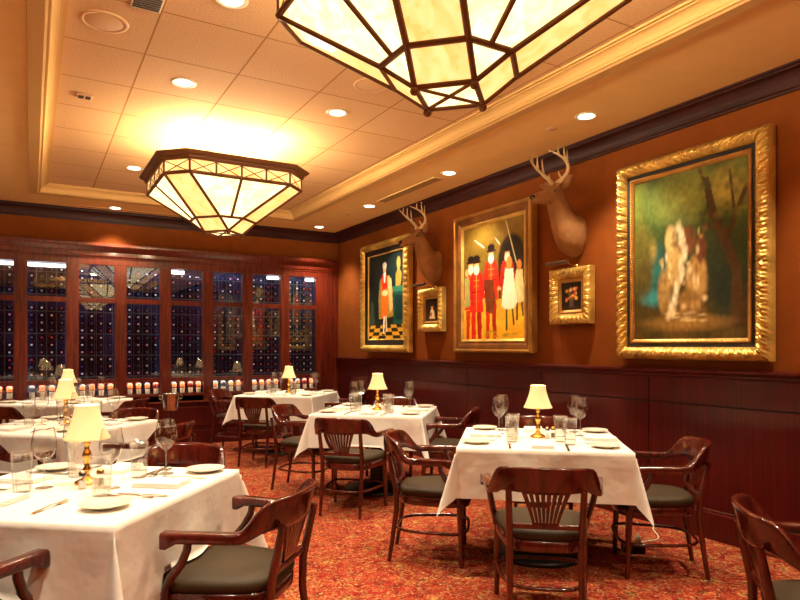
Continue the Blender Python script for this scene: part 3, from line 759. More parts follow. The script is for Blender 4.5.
p.poly([(.78, .60), (.92, .60), (.94, .74), (.86, .82), (.78, .74)], (150, 128, 52)); p.ell(.86, .86, .06, .08, (160, 138, 66))
p.poly([(.02, .17), (.18, .17), (.14, .46), (.06, .46)], (52, 70, 54), .8)
p.poly([(.34, .72), (.62, .74), (.70, .56), (.72, .26), (.30, .24), (.30, .5)], (150, 118, 44))
p.poly([(.40, .74), (.54, .74), (.58, .48), (.54, .25), (.40, .25), (.38, .5)], (226, 104, 22)); p.poly([(.40, .76), (.52, .76), (.55, .60), (.40, .58)], (206, 36, 18))
p.ell(.48, .54, .10, .04, (238, 190, 140)); p.poly([(.56, .72), (.66, .70), (.70, .36), (.62, .30)], (222, 176, 120), .8)
p.ell(.47, .82, .05, .055, (232, 176, 130)); p.ell(.47, .86, .065, .045, (236, 228, 214)); p.poly([(.44, .78), (.51, .78), (.49, .66), (.45, .66)], (238, 232, 218))
p.line((.46, .26), (.44, .07), .022, (236, 226, 206)); p.line((.51, .26), (.53, .09), .02, (220, 206, 182)); p.ell(.43, .06, .05, .012, (20, 14, 10)); p.ell(.54, .08, .05, .012, (20, 14, 10))
p.mottle(34, .3)
p.canvas(.99, 1.19, t, MAT['oil'], -.034)

# --- two small pictures under the deer heads
def small_picture(yc, zc, w, h, label, painter):
    t = picture('small_framed_painting', label, yc, zc, w, h)
    b = MB(); n = 10
    q = [(0, 0), (0, .05), (.004, .056)] + [(.006 + .088 * i / n, .060 + .024 * sin(pi * i / n) - .018 * i / n) for i in range(n + 1)] + [(.098, .040)]
    frame_ring(b, w, h, q, acanthus(.014, .06), 140); b.build('outer_moulding', MAT['gilt'], t)
    b = MB(); frame_ring(b, w - .196, h - .196, [(0, .040), (.003, .05), (.012, .05), (.030, .036), (.032, .030)]); b.build('inner_moulding', MAT['gilt_plain'], t)
    p = painter(); p.canvas(w - .25, h - .25, t, MAT['oil'], -.03)
def flowers():
    p = Paint(48, 52, 3); p.ramp(p.y, [(0, (60, 34, 16)), (.2, (26, 16, 10)), (1, (18, 12, 9))])
    p.poly([(.38, .12), (.62, .12), (.60, .4), (.40, .4)], (70, 58, 46))
    for i in range(22):
        q = p.r.rand(4); p.ell(.5 + (q[0] - .5) * .5, .56 + (q[1] - .5) * .42, .06 + .05 * q[2], .05 + .05 * q[3], [(206, 112, 60), (232, 190, 140), (160, 40, 24), (222, 150, 50), (90, 74, 30)][i % 5], .6)
    return p
def sitter():
    p = Paint(48, 52, 4); p.ramp(p.y, [(0, (60, 34, 18)), (.5, (40, 22, 12)), (1, (30, 16, 10))])
    p.poly([(.30, .12), (.75, .12), (.66, .50), (.42, .52)], (206, 180, 130)); p.ell(.52, .62, .10, .12, (214, 140, 88)); p.ell(.52, .70, .12, .07, (66, 30, 14)); p.poly([(.3, .3), (.5, .42), (.48, .2)], (150, 60, 28))
    return p
small_picture(4.17, 1.857, .50, .51, 'small gilt-framed flower painting under the right deer head', flowers)
small_picture(6.48, 1.845, .53, .53, 'small gilt-framed portrait under the left deer head', sitter)
def make_picture_light():
    t = empty('picture_light'); tag(t, 'x', 'picture light')
    b = MB(); b.tube([(-.13, -.235, 0), (.13, -.235, 0)], .017, 12); b.build('lamp_tube', MAT['picture_light'], t)
    b = MB(); b.tube([(0, 0, -.02), (0, -.10, .015), (0, -.19, .02), (0, -.235, .005)], .007, 8); b.lathe([(.03, 0), (.028, .008), (.01, .012)], 14, xf=Matrix.Translation((0, 0, -.02)) @ Matrix.Rotation(pi / 2, 4, 'X')); b.build('arm', MAT['brass'], t)
    return t
PL = Maker(make_picture_light)
PL.put((XR, 4.17, 2.143), -pi / 2, 'dark picture light over the small flower painting', 'picture lights')
PL.put((XR, 6.48, 2.142), -pi / 2, 'dark picture light over the small portrait', 'picture lights')

# ------------------------------------------------------------------ deer heads
def make_deer(name, label, y, z, pose=0.0, big=1.0):
    t = thing(name, label, 'deer head', (XR, y, z), -pi / 2)
    def ring(c, nrm, hx, hz, n=20):
        c = Vector(c); d = Vector((0, nrm[0], nrm[1])).normalized(); u = Vector((1, 0, 0)); w = d.cross(u)
        return [tuple(c + u * hx * cos(2 * pi * j / n) + w * hz * sin(2 * pi * j / n)) for j in range(n)]
    b = MB()
    R = [((0, .012, .265), (-1, 0), .140, .195), ((0, -.035, .268), (-.96, .16), .152, .190), ((0, -.085, .295), (-.85, .5), .142, .166), ((0, -.135, .355), (-.62, .78), .114, .136),
         ((0, -.178, .43), (-.42, .9), .092, .115), ((0, -.218, .505), (-.38, .92), .080, .100), ((0, -.245, .57), (-.4, .92), .070, .083), ((0, -.258, .63), (-.4, .92), .045, .05)]
    def spl(rows, m=5):
        out = []
        for i in range(len(rows) - 1):
            p = [np.array(rows[max(0, min(len(rows) - 1, i + k))], float) for k in (-1, 0, 1, 2)]
            for q in range(m):
                u = q / m; out.append(.5 * (2 * p[1] + (p[2] - p[0]) * u + (2 * p[0] - 5 * p[1] + 4 * p[2] - p[3]) * u * u + (3 * p[1] - p[0] - 3 * p[2] + p[3]) * u ** 3))
        out.append(np.array(rows[-1], float)); return out
    b.rings([ring(q[:3], q[3:5], max(.004, q[5]), max(.004, q[6]), 32) for q in spl([(*c_, *n_, a_, h_) for c_, n_, a_, h_ in R])])
    o = Vector((0, -.175, .625)); ax = Vector((0, -.95, -.31 + pose)).normalized(); up = Vector((1, 0, 0)).cross(ax) * -1
    H = [(0, .028, .03, 0), (.03, .055, .066, 0), (.08, .068, .084, -.004), (.13, .070, .082, -.006), (.18, .058, .066, -.006), (.225, .050, .060, -.008), (.28, .043, .052, -.010), (.32, .041, .046, -.012), (.352, .032, .032, -.014), (.368, .014, .014, -.014)]
    def hring(s, hx, hz, dz, n=20):
        c = o + ax * s + up * dz
        return [tuple(c + Vector((1, 0, 0)) * hx * cos(2 * pi * j / n) + up * hz * sin(2 * pi * j / n)) for j in range(n)]
    b.rings([hring(max(0, q[0]), max(.004, q[1]), max(.004, q[2]), q[3], 28) for q in spl(H)])
    for sx in (-1, 1):                                   # brow ridges and antler pedicles
        b.lathe([(.001, -.02), (.022, -.01), (.022, .02), (.012, .035), (.001, .04)], 10, c=tuple(o + ax * .06 + up * .07 + Vector((sx * .038, 0, 0))))
        b.lathe([(.001, -.022), (.02, -.012), (.024, 0), (.02, .012), (.001, .022)], 10, c=tuple(o + ax * .125 + up * .035 + Vector((sx * .056, 0, 0))))
    ob = b.build('body', [MAT['fur']], t)
    mod = ob.modifiers.new('skin', 'REMESH'); mod.mode = 'VOXEL'; mod.voxel_size = .0075; mod.use_smooth_shade = True
    mod = ob.modifiers.new('smooth', 'SMOOTH'); mod.factor = .5; mod.iterations = 10
    # muzzle, eyes, ears
    b = MB(); c = o + ax * .350 + up * .004
    b.rings([[tuple(c + ax * s + Vector((1, 0, 0)) * h * cos(2 * pi * j / 14) + up * h * .8 * sin(2 * pi * j / 14)) for j in range(14)] for s, h in ((-.016, .026), (0, .031), (.014, .024), (.022, .010))])
    b.build('nose', MAT['black_gloss'], t)
    for sx in (-1, 1):
        b = MB(); e = o + ax * .135 + up * .026 + Vector((sx * .062, 0, 0))
        b.lathe([(.0005, -.014), (.009, -.011), (.0145, 0), (.009, .011), (.0005, .014)], 12, c=tuple(e)); b.build('eye', MAT['black_gloss'], t)
        b = MB(); base = o + ax * .035 + up * .045 + Vector((sx * .055, 0, 0)); dr = Vector((sx * .88, -.22, .45)).normalized(); side = Vector((0, -.35, .9)); side = (side - dr * side.dot(dr)).normalized(); nn = dr.cross(side)
        rs = []
        for q in range(9):
            u = q / 8; wd = .040 * sin(pi * (.12 + .86 * u)) ** .8 + .004; cc = base + dr * (.165 * u) + nn * (.012 * sin(pi * u))
            rs.append([tuple(cc + side * wd * cos(a) + nn * (.010 * sin(a) - .016 * cos(a) ** 2 * (1 if sx > 0 else -1))) for a in [2 * pi * z / 10 for z in range(10)]])
        b.rings(rs); b.build('ear', MAT['fur'], t)
        b = MB(); P0 = o + ax * .06 + up * .10 + Vector((sx * .038, 0, 0))
        S = lambda x, yy, zz: tuple(P0 + Vector((sx * x * big, yy * big, zz * big)))
        def curve(cps, n=12):
            cps = [Vector(c) for c in cps]; out = []
            for i in range(n + 1):
                q = [c.copy() for c in cps]; u = i / n
                while len(q) > 1: q = [q[k].lerp(q[k + 1], u) for k in range(len(q) - 1)]
                out.append(tuple(q[0]))
            return out
        beam = curve([S(0, 0, 0), S(.07, .08, .06), S(.21, .06, .16), S(.20, -.12, .24), S(.10, -.24, .29)], 16)
        b.tube(beam, [(.021 - .016 * (i / 16) ** 1.3) for i in range(17)], 8)
        def tine(i, d, ln):
            p0 = Vector(beam[i]); p1 = p0 + Vector((sx * d[0], d[1], d[2])) * ln * big
            mid = p0.lerp(p1, .5) + Vector((0, -.012, -.008)); b.tube(curve([p0, mid, p1], 6), [.011, .0105, .0095, .008, .0065, .0045, .002], 7)
        tine(2, (-.15, -.5, .85), .10); tine(7, (.05, -.12, 1), .19); tine(10, (-.05, -.1, 1), .17); tine(13, (-.05, .05, 1), .10)
        b.lathe([(.012, -.006), (.024, 0), (.024, .008), (.014, .014)], 10, c=tuple(P0)); b.build('antler', MAT['antler'], t)
    return t
make_deer('deer_head_mount', 'right-hand mounted deer head with antlers, above the small flower painting', 4.17, 2.14,   .10, .80)
make_deer('deer_head_mount', 'left-hand mounted deer head with tall antlers, above the small portrait', 6.46, 2.115, -.02, .78)

# ------------------------------------------------------------------ armchairs
def make_chair():
    t = empty('armchair'); tag(t, 'x', 'chair'); W = MAT['chair_wood']
    def se(a, q): return math.copysign(abs(a) ** q, a)
    def outline(hw, hd, n=36, taper=.16):
        out = []
        for j in range(n):
            a = 2 * pi * j / n; y = hd * se(sin(a), .55); x = hw * se(cos(a), .55) * (1 + taper * y / hd - .04); out.append((x, y))
        return out
    def oring(hw, hd, z): return [(x, y + .01, z) for x, y in outline(hw, hd)]
    MB().rings([oring(.215, .215, .375), oring(.236, .234, .375), oring(.240, .238, .385), oring(.240, .238, .425), oring(.232, .230, .432)], 0, True).build('seat_frame', W, t)
    MB().rings([oring(.226, .224, .430), oring(.240, .238, .440), oring(.246, .243, .458), oring(.242, .240, .474), oring(.222, .220, .486), oring(.15, .15, .493), oring(.05, .05, .495)], 0, True).build('cushion', MAT['cushion'], t)
    # continuous arm and crest rail
    path = []; na, nb = 10, 32
    for i in range(na): path.append((-.274 - .030 * (1 - i / na), .150 - .20 * i / na, 0))
    for i in range(nb + 1):
        a = pi * i / nb; path.append((-.274 * se(cos(a), .92), -.05 - .245 * se(sin(a), .90), sin(a)))
    for i in range(na - 1, -1, -1): path.append((.274 + .030 * (1 - i / na), .150 - .20 * i / na, 0))
    m = len(path); rs = []
    sm = lambda u: max(0, min(1, u)) ** 2 * (3 - 2 * max(0, min(1, u)))
    for i in range(m):
        p = Vector(path[i][:2]); tt = (Vector(path[min(i + 1, m - 1)][:2]) - Vector(path[max(i - 1, 0)][:2])).normalized(); nrm = Vector((tt.y, -tt.x))   # points out of the U? fixed below
        ctr = Vector((0, -.02)); 
        if nrm.dot(p - ctr) < 0: nrm = -nrm
        k = sm((-.14 - p.y) / .10)                       # 0 on the arms, 1 on the crest
        tip = sm((p.y - .095) / .03)
        top = .690 + .122 * k + .006 * k * cos(p.x / .285 * pi); bot = .650 + .036 * k - .022 * tip + .0 
        wd = (.026 * (1 - k) + .013 * k) * (1 + .12 * tip); lean = .032 * k
        sec = []
        for (u, v) in ((-1, .12), (-.8, 0), (.8, 0), (1, .12), (1, .88), (.75, 1), (-.75, 1), (-1, .88)):
            zz = bot + (top - bot) * v; q = p + nrm * (u * wd + lean * v); sec.append((q.x, q.y, zz))
        rs.append(sec)
    MB().rings(rs, 0, True).build('arm_rail', W, t)
    for sx in (-1, 1):
        MB().tube([(sx * .174, -.285, 0), (sx * .173, -.262, .15), (sx * .173, -.236, .34), (sx * .175, -.238, .47), (sx * .178, -.266, .60), (sx * .180, -.288, .705)], [.0135, .0155, .0185, .019, .017, .016], 8).build('leg', W, t)
        MB().tube([(sx * .240, .190, 0), (sx * .238, .184, .2), (sx * .232, .178, .40)], [.0135, .018, .0215], 8).build('leg', W, t)
        MB().tube([(sx * .280, .055, .665), (sx * .280, .060, .62), (sx * .270, .090, .56), (sx * .262, .140, .50), (sx * .252, .168, .455), (sx * .242, .176, .40)], [.016, .017, .018, .018, .0175, .017], 8).build('arm_support', W, t)
    MB().box(-.172, .172, -.252, -.226, .498, .522, bev=.005).build('cross_rail', W, t)
    b = MB(); ns = 8
    def sp(u, v):                                         # fan splat: u -1..1 across, v 0..1 up
        hw = .062 + .062 * v ** 1.2; z = .515 + .185 * v
        return Vector((u * hw, -.240 - .052 * v + .012 * (u * u) * v, z))
    for q in range(ns):
        u0 = -1 + 2 * q / ns + (0 if q == 0 else .034); u1 = -1 + 2 * (q + 1) / ns - (0 if q == ns - 1 else .034); vs, fs = [], []
        nv = 6
        for k in range(nv + 1):
            v = .10 + .78 * k / nv
            for yy in (-.006, .006):
                for u in (u0, u1): vs.append(tuple(sp(u, v) + Vector((0, yy, 0))))
        for k in range(nv):
            a, c = k * 4, k * 4 + 4
            fs += [(a, a + 1, c + 1, c), (a + 2, c + 2, c + 3, a + 3), (a, c, c + 2, a + 2), (a + 1, a + 3, c + 3, c + 1)]
        b.add(vs, fs)
    for v0, v1 in ((0, .10), (.88, 1.02)):
        vs, fs = [], []; nu = 8
        for k in range(nu + 1):
            u = -1 + 2 * k / nu
            for yy in (-.006, .006):
                for v in (v0, v1): vs.append(tuple(sp(u, v) + Vector((0, yy, 0))))
        for k in range(nu):
            a, c = k * 4, k * 4 + 4
            fs += [(a, a + 1, c + 1, c), (a + 2, c + 2, c + 3, a + 3), (a, c, c + 2, a + 2), (a + 1, a + 3, c + 3, c + 1)]
        b.add(vs, fs)
    b.build('splat', W, t)
    ho = [(x, y - .012, .205) for x, y in outline(.235, .238, 40)]
    MB().tube(ho, .0105, 8, closed=True).build('stretcher', W, t)
    return t
CH = Maker(make_chair)

# ------------------------------------------------------------------ tables
ZC = .775
def cloth(seed, T=.523, o=.28, n=72, lean=.05):
    r = random.Random(seed); b = MB(); ph = [r.uniform(0, 6.28) for _ in range(8)]
    dens = []
    for i in range(n + 1):
        dens.append(-(T + o) + 2 * (T + o) * i / n)
    snap = lambda a: min((-T, T), key=lambda q: abs(q - a)) if min(abs(a - T), abs(a + T)) < (T + o) / n * .9 else a
    dens = sorted(set(round(snap(a), 5) for a in dens)); vs = []
    for yb in dens:
        for xa in dens:
            sx, sy = (1 if xa > 0 else -1), (1 if yb > 0 else -1)
            dx, dy = max(0, abs(xa) - T), max(0, abs(yb) - T)
            if dx == 0 and dy == 0: vs.append((xa, yb, 0)); continue
            if dx > 0 and dy > 0:
                rho = hypot(dx, dy); phi = atan2(dy, dx)
                h = lean * rho + .30 * rho * sin(2 * phi) ** 2
                h = min(h, rho * .9)
                # the fold swings to one side of the corner
                f = phi + .25 * sin(2 * phi) * sin(ph[0] + sx + 2 * sy)
                vs.append((sx * (T + h * cos(f)), sy * (T + h * sin(f)), -sqrt(rho * rho - h * h)))
            else:
                d = dx + dy; s = yb if dx > 0 else xa; side = (0 if sx > 0 else 1) if dx > 0 else (2 if sy > 0 else 3)
                w = 1 - (abs(s) / T) ** 4
                rip = .05 * sin(s * 9 + ph[side]) + .04 * sin(s * 17 + ph[side + 4])
                h = d * (lean + rip * w * min(1, d / .15))
                h = max(0.0, h); z = -sqrt(max(0, d * d - h * h))
                if dx > 0: vs.append((sx * (T + h), yb, z))
                else: vs.append((xa, sy * (T + h), z))
    k = len(dens)
    fs = [(j * k + i, j * k + i + 1, (j + 1) * k + i + 1, (j + 1) * k + i) for j in range(k - 1) for i in range(k - 1)]
    b.add(vs, fs, 0, True); return b
def make_table():
    t = empty('dining_table'); tag(t, 'x', 'table')
    MB().box(-.513, .513, -.513, .513, .735, .772, bev=.008).build('tabletop', MAT['dark_wood'], t)
    MB().lathe([(.075, .03), (.075, .06), (.068, .08), (.068, .70), (.09, .72), (.09, .735)], 24).build('pedestal', MAT['black_iron'], t)
    MB().lathe([(.31, 0), (.32, .012), (.30, .032), (.20, .065), (.09, .10), (.07, .11)], 36).build('base', MAT['black_iron'], t)
    return t
TB = Maker(make_table)

# tableware
def single(fn, cat):
    def f():
        o = fn(); tag(o, 'x', cat); return o
    return Maker(f)
def mk_plate():
    return MB().lathe([(.045, 0), (.050, .003), (.052, .006), (.092, .017), (.0935, .020), (.091, .0205), (.058, .0105), (.035, .0085), (.001, .0085)], 36, cap=(True, False)).build('bread_plate', MAT['china'])
def mk_napkin():
    b = MB()
    for q in range(3): b.box(-.07 + q * .003, .07 - q * .002, -.108 + q * .002, .108 - q * .003, q * .0065, q * .0065 + .0062, bev=.0028)
    return b.build('napkin', MAT['napkin'])
def mk_wine():
    t = empty('wine_glass')
    MB().lathe([(.037, 0), (.038, .0015), (.030, .004), (.010, .008), (.0045, .016), (.0038, .06), (.0042, .108), (.008, .116)], 24, cap=(True, False)).build('stem', MAT['glass_thick'], t)
    MB().lathe([(.008, .116), (.026, .128), (.043, .150), (.051, .176), (.052, .195), (.047, .225), (.040, .262), (.0385, .265), (.0392, .262), (.046, .225), (.0508, .195), (.0498, .176), (.042, .151), (.024, .130), (.001, .122)], 28, cap=(False, False)).build('bowl', MAT['glass'], t)
    return t
def mk_tumbler():
    t = empty('tumbler'); fl = lambda j, n: 1 + .025 * (1 if j % 2 else -1)
    MB().lathe([(.0005, .001), (.032, .001), (.034, .006), (.035, .030), (.0325, .034), (.0005, .034)], 28, cap=(False, False), mod=fl, smooth=False).build('glass_base', MAT['glass_thick'], t)
    MB().lathe([(.034, .006), (.0385, .085)], 28, cap=(False, False), mod=fl, smooth=False).build('fluted_wall', MAT['glass_thick'], t)
    MB().lathe([(.0385, .085), (.0445, .170), (.0435, .1715), (.0375, .085), (.033, .036)], 28, cap=(False, False)).build('glass_wall', MAT['glass'], t)
    return t
def flatten(b, pts, wd, th=.0022, mat=0):
    rs = []
    for (x, y, z), w_ in zip(pts, wd): rs.append([(x - w_, y, z), (x - w_ * .6, y, z + th), (x + w_ * .6, y, z + th), (x + w_, y, z), (x + w_ * .6, y, z - th * .5), (x - w_ * .6, y, z - th * .5)])
    b.rings(rs, mat, True)
def mk_fork():
    b = MB(); flatten(b, [(0, -.105, .002), (0, -.095, .0025), (0, -.05, .005), (0, .0, .009), (0, .03, .007), (0, .045, .004), (0, .06, .0035)], [.0075, .0095, .006, .004, .006, .012, .013])
    for x in (-.0105, -.0035, .0035, .0105): flatten(b, [(x, .058, .0035), (x, .085, .004), (x * .95, .105, .0075)], [.0022, .0019, .001], .0014)
    return b.build('fork', MAT['silver'])
def mk_knife():
    b = MB(); flatten(b, [(0, -.115, .0035), (0, -.105, .004), (0, -.02, .004), (0, 0, .0035), (.001, .01, .003), (.001, .08, .0025), (0, .105, .0025), (-.004, .118, .0025)], [.007, .009, .007, .006, .0095, .0105, .008, .002])
    return b.build('knife', MAT['silver'])
def mk_spoon():
    b = MB(); flatten(b, [(0, -.10, .002), (0, -.09, .0025), (0, -.04, .005), (0, .02, .009), (0, .05, .005), (0, .06, .004), (0, .075, .0025), (0, .09, .003), (0, .102, .005), (0, .106, .006)], [.007, .009, .006, .004, .006, .012, .0185, .0185, .011, .003])
    return b.build('spoon', MAT['silver'])
def mk_shaker(fill, nm):
    def f():
        t = empty(nm); hexm = lambda j, n: 1
        MB().lathe([(.0005, .001), (.017, .001), (.0185, .006), (.0165, .05), (.015, .056)], 12, cap=(False, False), smooth=False).build('glass_body', MAT['glass'], t)
        MB().lathe([(.0145, .006), (.0135, .036), (.0005, .038)], 12, cap=(True, False)).build('filling', MAT[fill], t)
        MB().lathe([(.0165, .054), (.0165, .064), (.014, .073), (.007, .078), (.0005, .079)], 16, cap=(True, False)).build('cap', MAT['brass' if fill == 'pepper' else 'steel'], t)
        return t
    return f
def mk_lamp():
    t = empty('table_lamp')
    MB().lathe([(.052, 0), (.054, .006), (.050, .012), (.040, .018), (.022, .026), (.014, .034), (.012, .05), (.018, .058), (.020, .066), (.012, .078), (.010, .10), (.016, .112), (.021, .128), (.016, .146), (.010, .156), (.010, .176), (.015, .184), (.012, .196), (.008, .205), (.008, .27)], 20).build('lamp_stem', MAT['brass'], t)
    pl = lambda j, n: 1 + .014 * (1 if j % 2 else -1)
    prof = []
    for i in range(11):
        u = i / 10; prof.append((.050 + .045 * (1 - u) ** 1.55, .205 + .150 * u))
    s = MB().lathe(prof, 72, cap=(False, False), mod=pl).build('lamp_shade', MAT['shade'], t)
    b = MB()
    b.lathe([(.0955, .203), (.0975, .207), (.0955, .212)], 36, cap=(False, False)); b.build('shade_trim', MAT['shade'], s)
    MB().lathe([(.0505, .349), (.052, .353), (.0505, .357)], 36, cap=(False, False)).build('shade_trim', MAT['shade'], s)
    MB().lathe([(.007, .262), (.016, .275), (.019, .29), (.013, .308), (.003, .318)], 12).build('bulb', MAT['bulb'], t)
    b = MB()
    for a in range(3): b.tube([(.006 * cos(a * 2.094), .006 * sin(a * 2.094), .262), (.052 * cos(a * 2.094), .052 * sin(a * 2.094), .345)], .0015, 5)
    b.build('shade_carrier', MAT['brass'], t)
    return t
PLATE, NAP = single(mk_plate, 'plate'), single(mk_napkin, 'napkin')
WINE, TUM = single(mk_wine, 'wine glass'), single(mk_tumbler, 'glass')
FORK, KNIFE, SPOON = single(mk_fork, 'fork'), single(mk_knife, 'knife'), single(mk_spoon, 'spoon')
SALT, PEP, LAMP = single(mk_shaker('salt', 'salt_shaker'), 'salt shaker'), single(mk_shaker('pepper', 'pepper_shaker'), 'pepper shaker'), single(mk_lamp, 'table lamp')

place = {'F': 'near', 'R': 'right', 'B': 'far', 'L': 'left'}
ang = {'F': 0, 'R': pi / 2, 'B': pi, 'L': -pi / 2}       # diner faces +v, -u, -v, +u
def quad(u, v):
    return ('near' if v < 0 else 'far') + ' ' + ('left' if u < 0 else 'right')
TAB = {}
def lay_table(key, desc, r, d, rot, style, seed, hem=.30, lean=.05):
    X, Y = cam_to_room(r, d); rz = -TH - radians(rot); c, s_ = cos(rz), sin(rz)
    TAB[key] = (X, Y, rz)
    W = lambda u, v, z=ZC + .0015: (X + u * c - v * s_, Y + u * s_ + v * c, z)
    TB.put((X, Y, 0), rz, f'square dining table under the white cloth, {desc}', 'dining tables')
    o = cloth(seed, o=hem, lean=lean).build('tablecloth', MAT['linen'], None, (X, Y, ZC), rz)
    tag(o, f'white tablecloth draped over the {desc}', 'tablecloth', 'white tablecloths')
    G = lambda k: f'{k} on the {desc}'
    LAMP.put(W(*style['lamp']), rz, f'small brass table lamp with cream pleated shade on {desc}', 'table lamps')
    SALT.put(W(*style['salt']), rz, f'small glass salt shaker beside the lamp on {desc}', 'salt shakers')
    PEP.put(W(*style['pep']), rz, f'small dark pepper shaker beside the lamp on {desc}', 'pepper shakers')
    for u, v in style['wine']:
        pair = [q[1] for q in style['wine'] if (q[0] < 0) == (u < 0)]
        WINE.put(W(u, v), rz + u, f'stemmed wine glass, {"farther" if v == max(pair) else "nearer"} of the {"left" if u < 0 else "right"} pair on {desc}', G('wine glasses'))
    for u, v in style['tum']: TUM.put(W(u, v), rz + v, f'fluted glass tumbler, {quad(u, v - style.get("tmid", 0))} one on {desc}', G('tumblers'))
    for u, v in style['plate']: PLATE.put(W(u, v), rz, f'white bread plate at the {quad(u, v)} corner of {desc}', G('bread plates'))
    for k, (x, dist) in style['nap'].items():
        a = ang[k]; P = lambda x, dist: W(x * cos(a) + dist * sin(a), x * sin(a) - dist * cos(a))
        NAP.put(P(x, dist), rz + a + style.get('naprot', 0), f'folded white napkin at the {place[k]} side of {desc}', G('napkins'))
        x, dist = style['fork'][k]; FORK.put(P(x, dist), rz + a + .03, f'silver fork at the {place[k]} side of {desc}', G('forks'))
        x, dist = style['knife'][k]; KNIFE.put(P(x, dist), rz + a - .02, f'silver knife at the {place[k]} side of {desc}', G('knives'))
        if k in style.get('spoon', {}):
            x, dist = style['spoon'][k]; SPOON.put(P(x, dist), rz + a + .02, f'silver spoon at the {place[k]} side of {desc}', G('spoons'))
    p = W(*style['lamp']); light('POINT', 'table_lamp_glow', (p[0], p[1], p[2] + .335), 2.2, (1, .62, .28), shadow_soft_size=.025)
all4 = lambda x, dist: {k: (x, dist) for k in 'FRBL'}
S1 = dict(lamp=(-.005, .05), salt=(.055, .0), pep=(.095, .03), wine=[(-.27, .18), (-.25, .38), (.29, .17), (.27, .37)],
          tum=[(-.185, -.19), (-.175, -.07), (.13, -.13), (.18, -.25)], tmid=-.16, plate=[(-.38, .43), (-.41, -.28), (.42, .40), (.385, -.325)],
          nap={'F': (0, -.345 * -1), 'R': (.0, .40), 'B': (.02, .40), 'L': (-.06, .36)}, fork=all4(-.20, .38), knife=all4(.15, .40))
S6 = dict(lamp=(-.02, .09), salt=(.03, -.01), pep=(.075, .05), wine=[(.15, .02), (.217, .356), (-.24, .30), (-.15, -.02)],
          tum=[(-.184, -.11), (.19, -.11), (-.17, .22), (.135, .256)], plate=[(.33, -.287), (.38, .44), (-.39, .36), (-.42, -.33)],
          nap={'F': (-.14, .30), 'R': (.12, .33), 'B': (.06, .40), 'L': (-.10, .36)}, naprot=.05,
          fork={'F': (.12, .32), 'R': (.27, .36), 'B': (.22, .38), 'L': (.1, .36)}, knife={'F': (-.30, .36), 'R': (-.08, .36), 'B': (-.14, .38), 'L': (-.26, .36)},
          spoon={'R': (-.115, .33), 'B': (-.18, .38)})
D1, D2, D3 = 'right foreground table', 'middle table', 'far right table by cabinet'
D6, D5, D7 = 'left foreground table', 'left second table', 'far left table by cabinet'
lay_table('T1', D1, .945, 4.30, 9.5, S1, 11)
lay_table('T2', D2, -.226, 6.21, 10.5, S1, 12)
lay_table('T3', D3, -1.50, 8.46, 12, S1, 13)
lay_table('T6', D6, -1.42, 2.79, 9.5, S6, 14, .37, .035)
lay_table('T5', D5, -2.70, 5.02, 13, S6, 15)
lay_table('T7', D7, -3.85, 7.26, 10, S6, 16)

def chair(r, d, facing, where):
    """facing: degrees clockwise from the camera's forward direction"""
    X, Y = cam_to_room(r, d)
    CH.put((X, Y, 0), -TH - radians(facing), f'dark red wooden armchair with dark cushion, {where}', 'dining armchairs')
chair(.755, 3.36, 9, 'near side of right foreground table, back to viewer')
chair(.235, 4.27, 98, 'left side of right foreground table')
chair(1.60, 4.02, -80, 'right side of right foreground table by the wall')
chair(1.10, 5.05, 190, 'far side of right foreground table')
chair(-.41, 5.45, 17, 'near side of middle table, back to viewer')
chair(-.93, 6.27, 106, 'left side of middle table')
chair(.45, 6.10, -78, 'right side of middle table')
chair(-.09, 6.98, 190, 'far side of middle table')
chair(-1.64, 7.61, 15, 'near side of far right table by the cabinet')
chair(-2.24, 8.62, 103, 'left side of far right table by the cabinet')
chair(-.75, 8.36, -78, 'right side of far right table by the cabinet')
chair(-.70, 2.69, -78, 'right side of left foreground table')
chair(-1.31, 3.52, 190, 'far side of left foreground table')
chair(-1.575, 2.12, 9, 'near side of left foreground table')
chair(-1.96, 4.93, -76, 'right side of left second table')
chair(-2.54, 5.74, 192, 'far side of left second table')
chair(-2.72, 4.28, 12, 'near side of left second table')
chair(-3.20, 7.15, -80, 'right side of far left table by the cabinet')
chair(-3.97, 6.50, 10, 'near side of far left table by the cabinet')
chair(1.57, 2.27, 108, 'alone at the right edge of the picture')

# cloth that reaches a seat lies on it
bpy.context.view_layer.update()
chairs_in = [o for o in COL.objects if o.name.startswith('armchair')]
for o in [q for q in COL.objects if q.name.startswith('tablecloth')]:
    mw, iw = o.matrix_world.copy(), o.matrix_world.inverted()
    for c in chairs_in:
        if (c.location - o.location).xy.length > 1.3: continue
        ci = c.matrix_world.inverted()
        for v in o.data.vertices:
            p = mw @ v.co
            if p.z > .51: continue
            q = ci @ p; e = (abs(q.x) / .262) ** 3.4 + (abs(q.y - .01) / .262) ** 3.4
            if e < 1: p.z = .499 + .004 * (1 - e) + .02 * (.51 - p.z); v.co = iw @ p

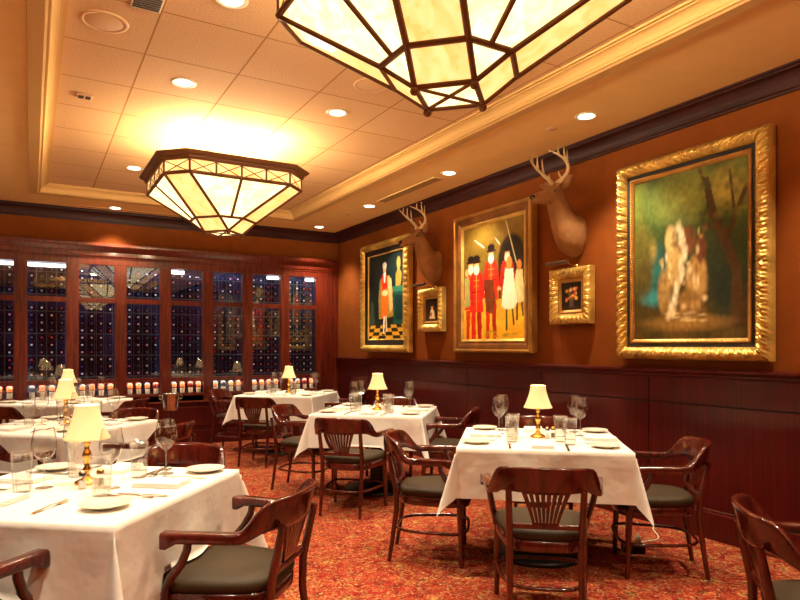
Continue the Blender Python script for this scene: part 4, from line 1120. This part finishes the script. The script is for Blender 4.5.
# ------------------------------------------------------------------ ice bucket on a stand, floor plugs
X, Y = cam_to_room(-2.68, 7.40)
t = thing('champagne_bucket', 'silver wine bucket with side handles on a thin black stand behind the tables', 'wine bucket', (X, Y, 0))
b = MB(); b.lathe([(.13, 0), (.13, .012), (.02, .03), (.012, .05), (.012, .64), (.05, .655)], 20); b.build('stand', MAT['black_iron'], t)
b = MB(); b.lathe([(.06, .655), (.078, .66), (.085, .70), (.102, .845), (.108, .85), (.104, .855), (.096, .845), (.078, .70), (.0005, .68)], 32, cap=(True, False)); b.build('bucket', MAT['steel'], t)
for sx in (-1, 1):
    MB().tube([(sx * .10, 0, .835), (sx * .128, 0, .83), (sx * .132, 0, .80), (sx * .115, 0, .785), (sx * .095, 0, .79)], .006, 6).build('handle', MAT['steel'], t)
X, Y = cam_to_room(1.59, 4.32)
t = thing('floor_outlet', 'black floor power box with cream plugs under the right foreground table', 'power outlet', (X, Y, 0), -TH)
MB().box(-.07, .07, -.05, .05, 0, .055, bev=.012).build('box', MAT['black_iron'], t)
for q, (x, z) in enumerate(((-.03, .05), (.03, .05))):
    MB().lathe([(.02, 0), (.024, .01), (.022, .05), (.012, .06), (.005, .075)], 12, c=(x, 0, z)).build('plug', MAT['cream_plastic'], t)
cb = MB(); p0 = Vector((X, Y, .006)); pts = []
tgt = (XR - .05, 3.25)
for i in range(25):
    u = i / 24; pts.append((X + .07 + (tgt[0] - X - .07) * u, Y - .02 + (tgt[1] - Y) * u + .05 * sin(u * 9), .005))
cb.tube(pts, .005, 6)
tag(cb.build('power_cable', MAT['cable']), 'pale power cable running over the carpet to the right wall', 'cable')

# ------------------------------------------------------------------ cabinet lights, added bottle fill
light('AREA', 'cabinet_top_light', (1.7, YB + .06, 2.55), 40, (.62, .68, 1.0), shape='RECTANGLE', size=5.4, size_y=.05, rot=(radians(20), 0, 0))
for x in bay_x[:9]:  # upright fill behind the posts, added to brighten the bottle caps
    light('AREA', 'cabinet_strip_light', (x - .064, YB + .046, 1.62), 9, (.62, .68, 1.0), shape='RECTANGLE', size=.03, size_y=1.5, rot=(radians(90), 0, 0))
light('AREA', 'display_light', (1.7, YB + .045, .895), 12, (1, .74, .50), shape='RECTANGLE', size=5.4, size_y=.03, rot=(radians(32), 0, 0))
sc.cycles.max_bounces = 10; sc.cycles.transparent_max_bounces = 24; sc.cycles.sample_clamp_indirect = 4
sc.cycles.caustics_reflective = False; sc.cycles.caustics_refractive = False
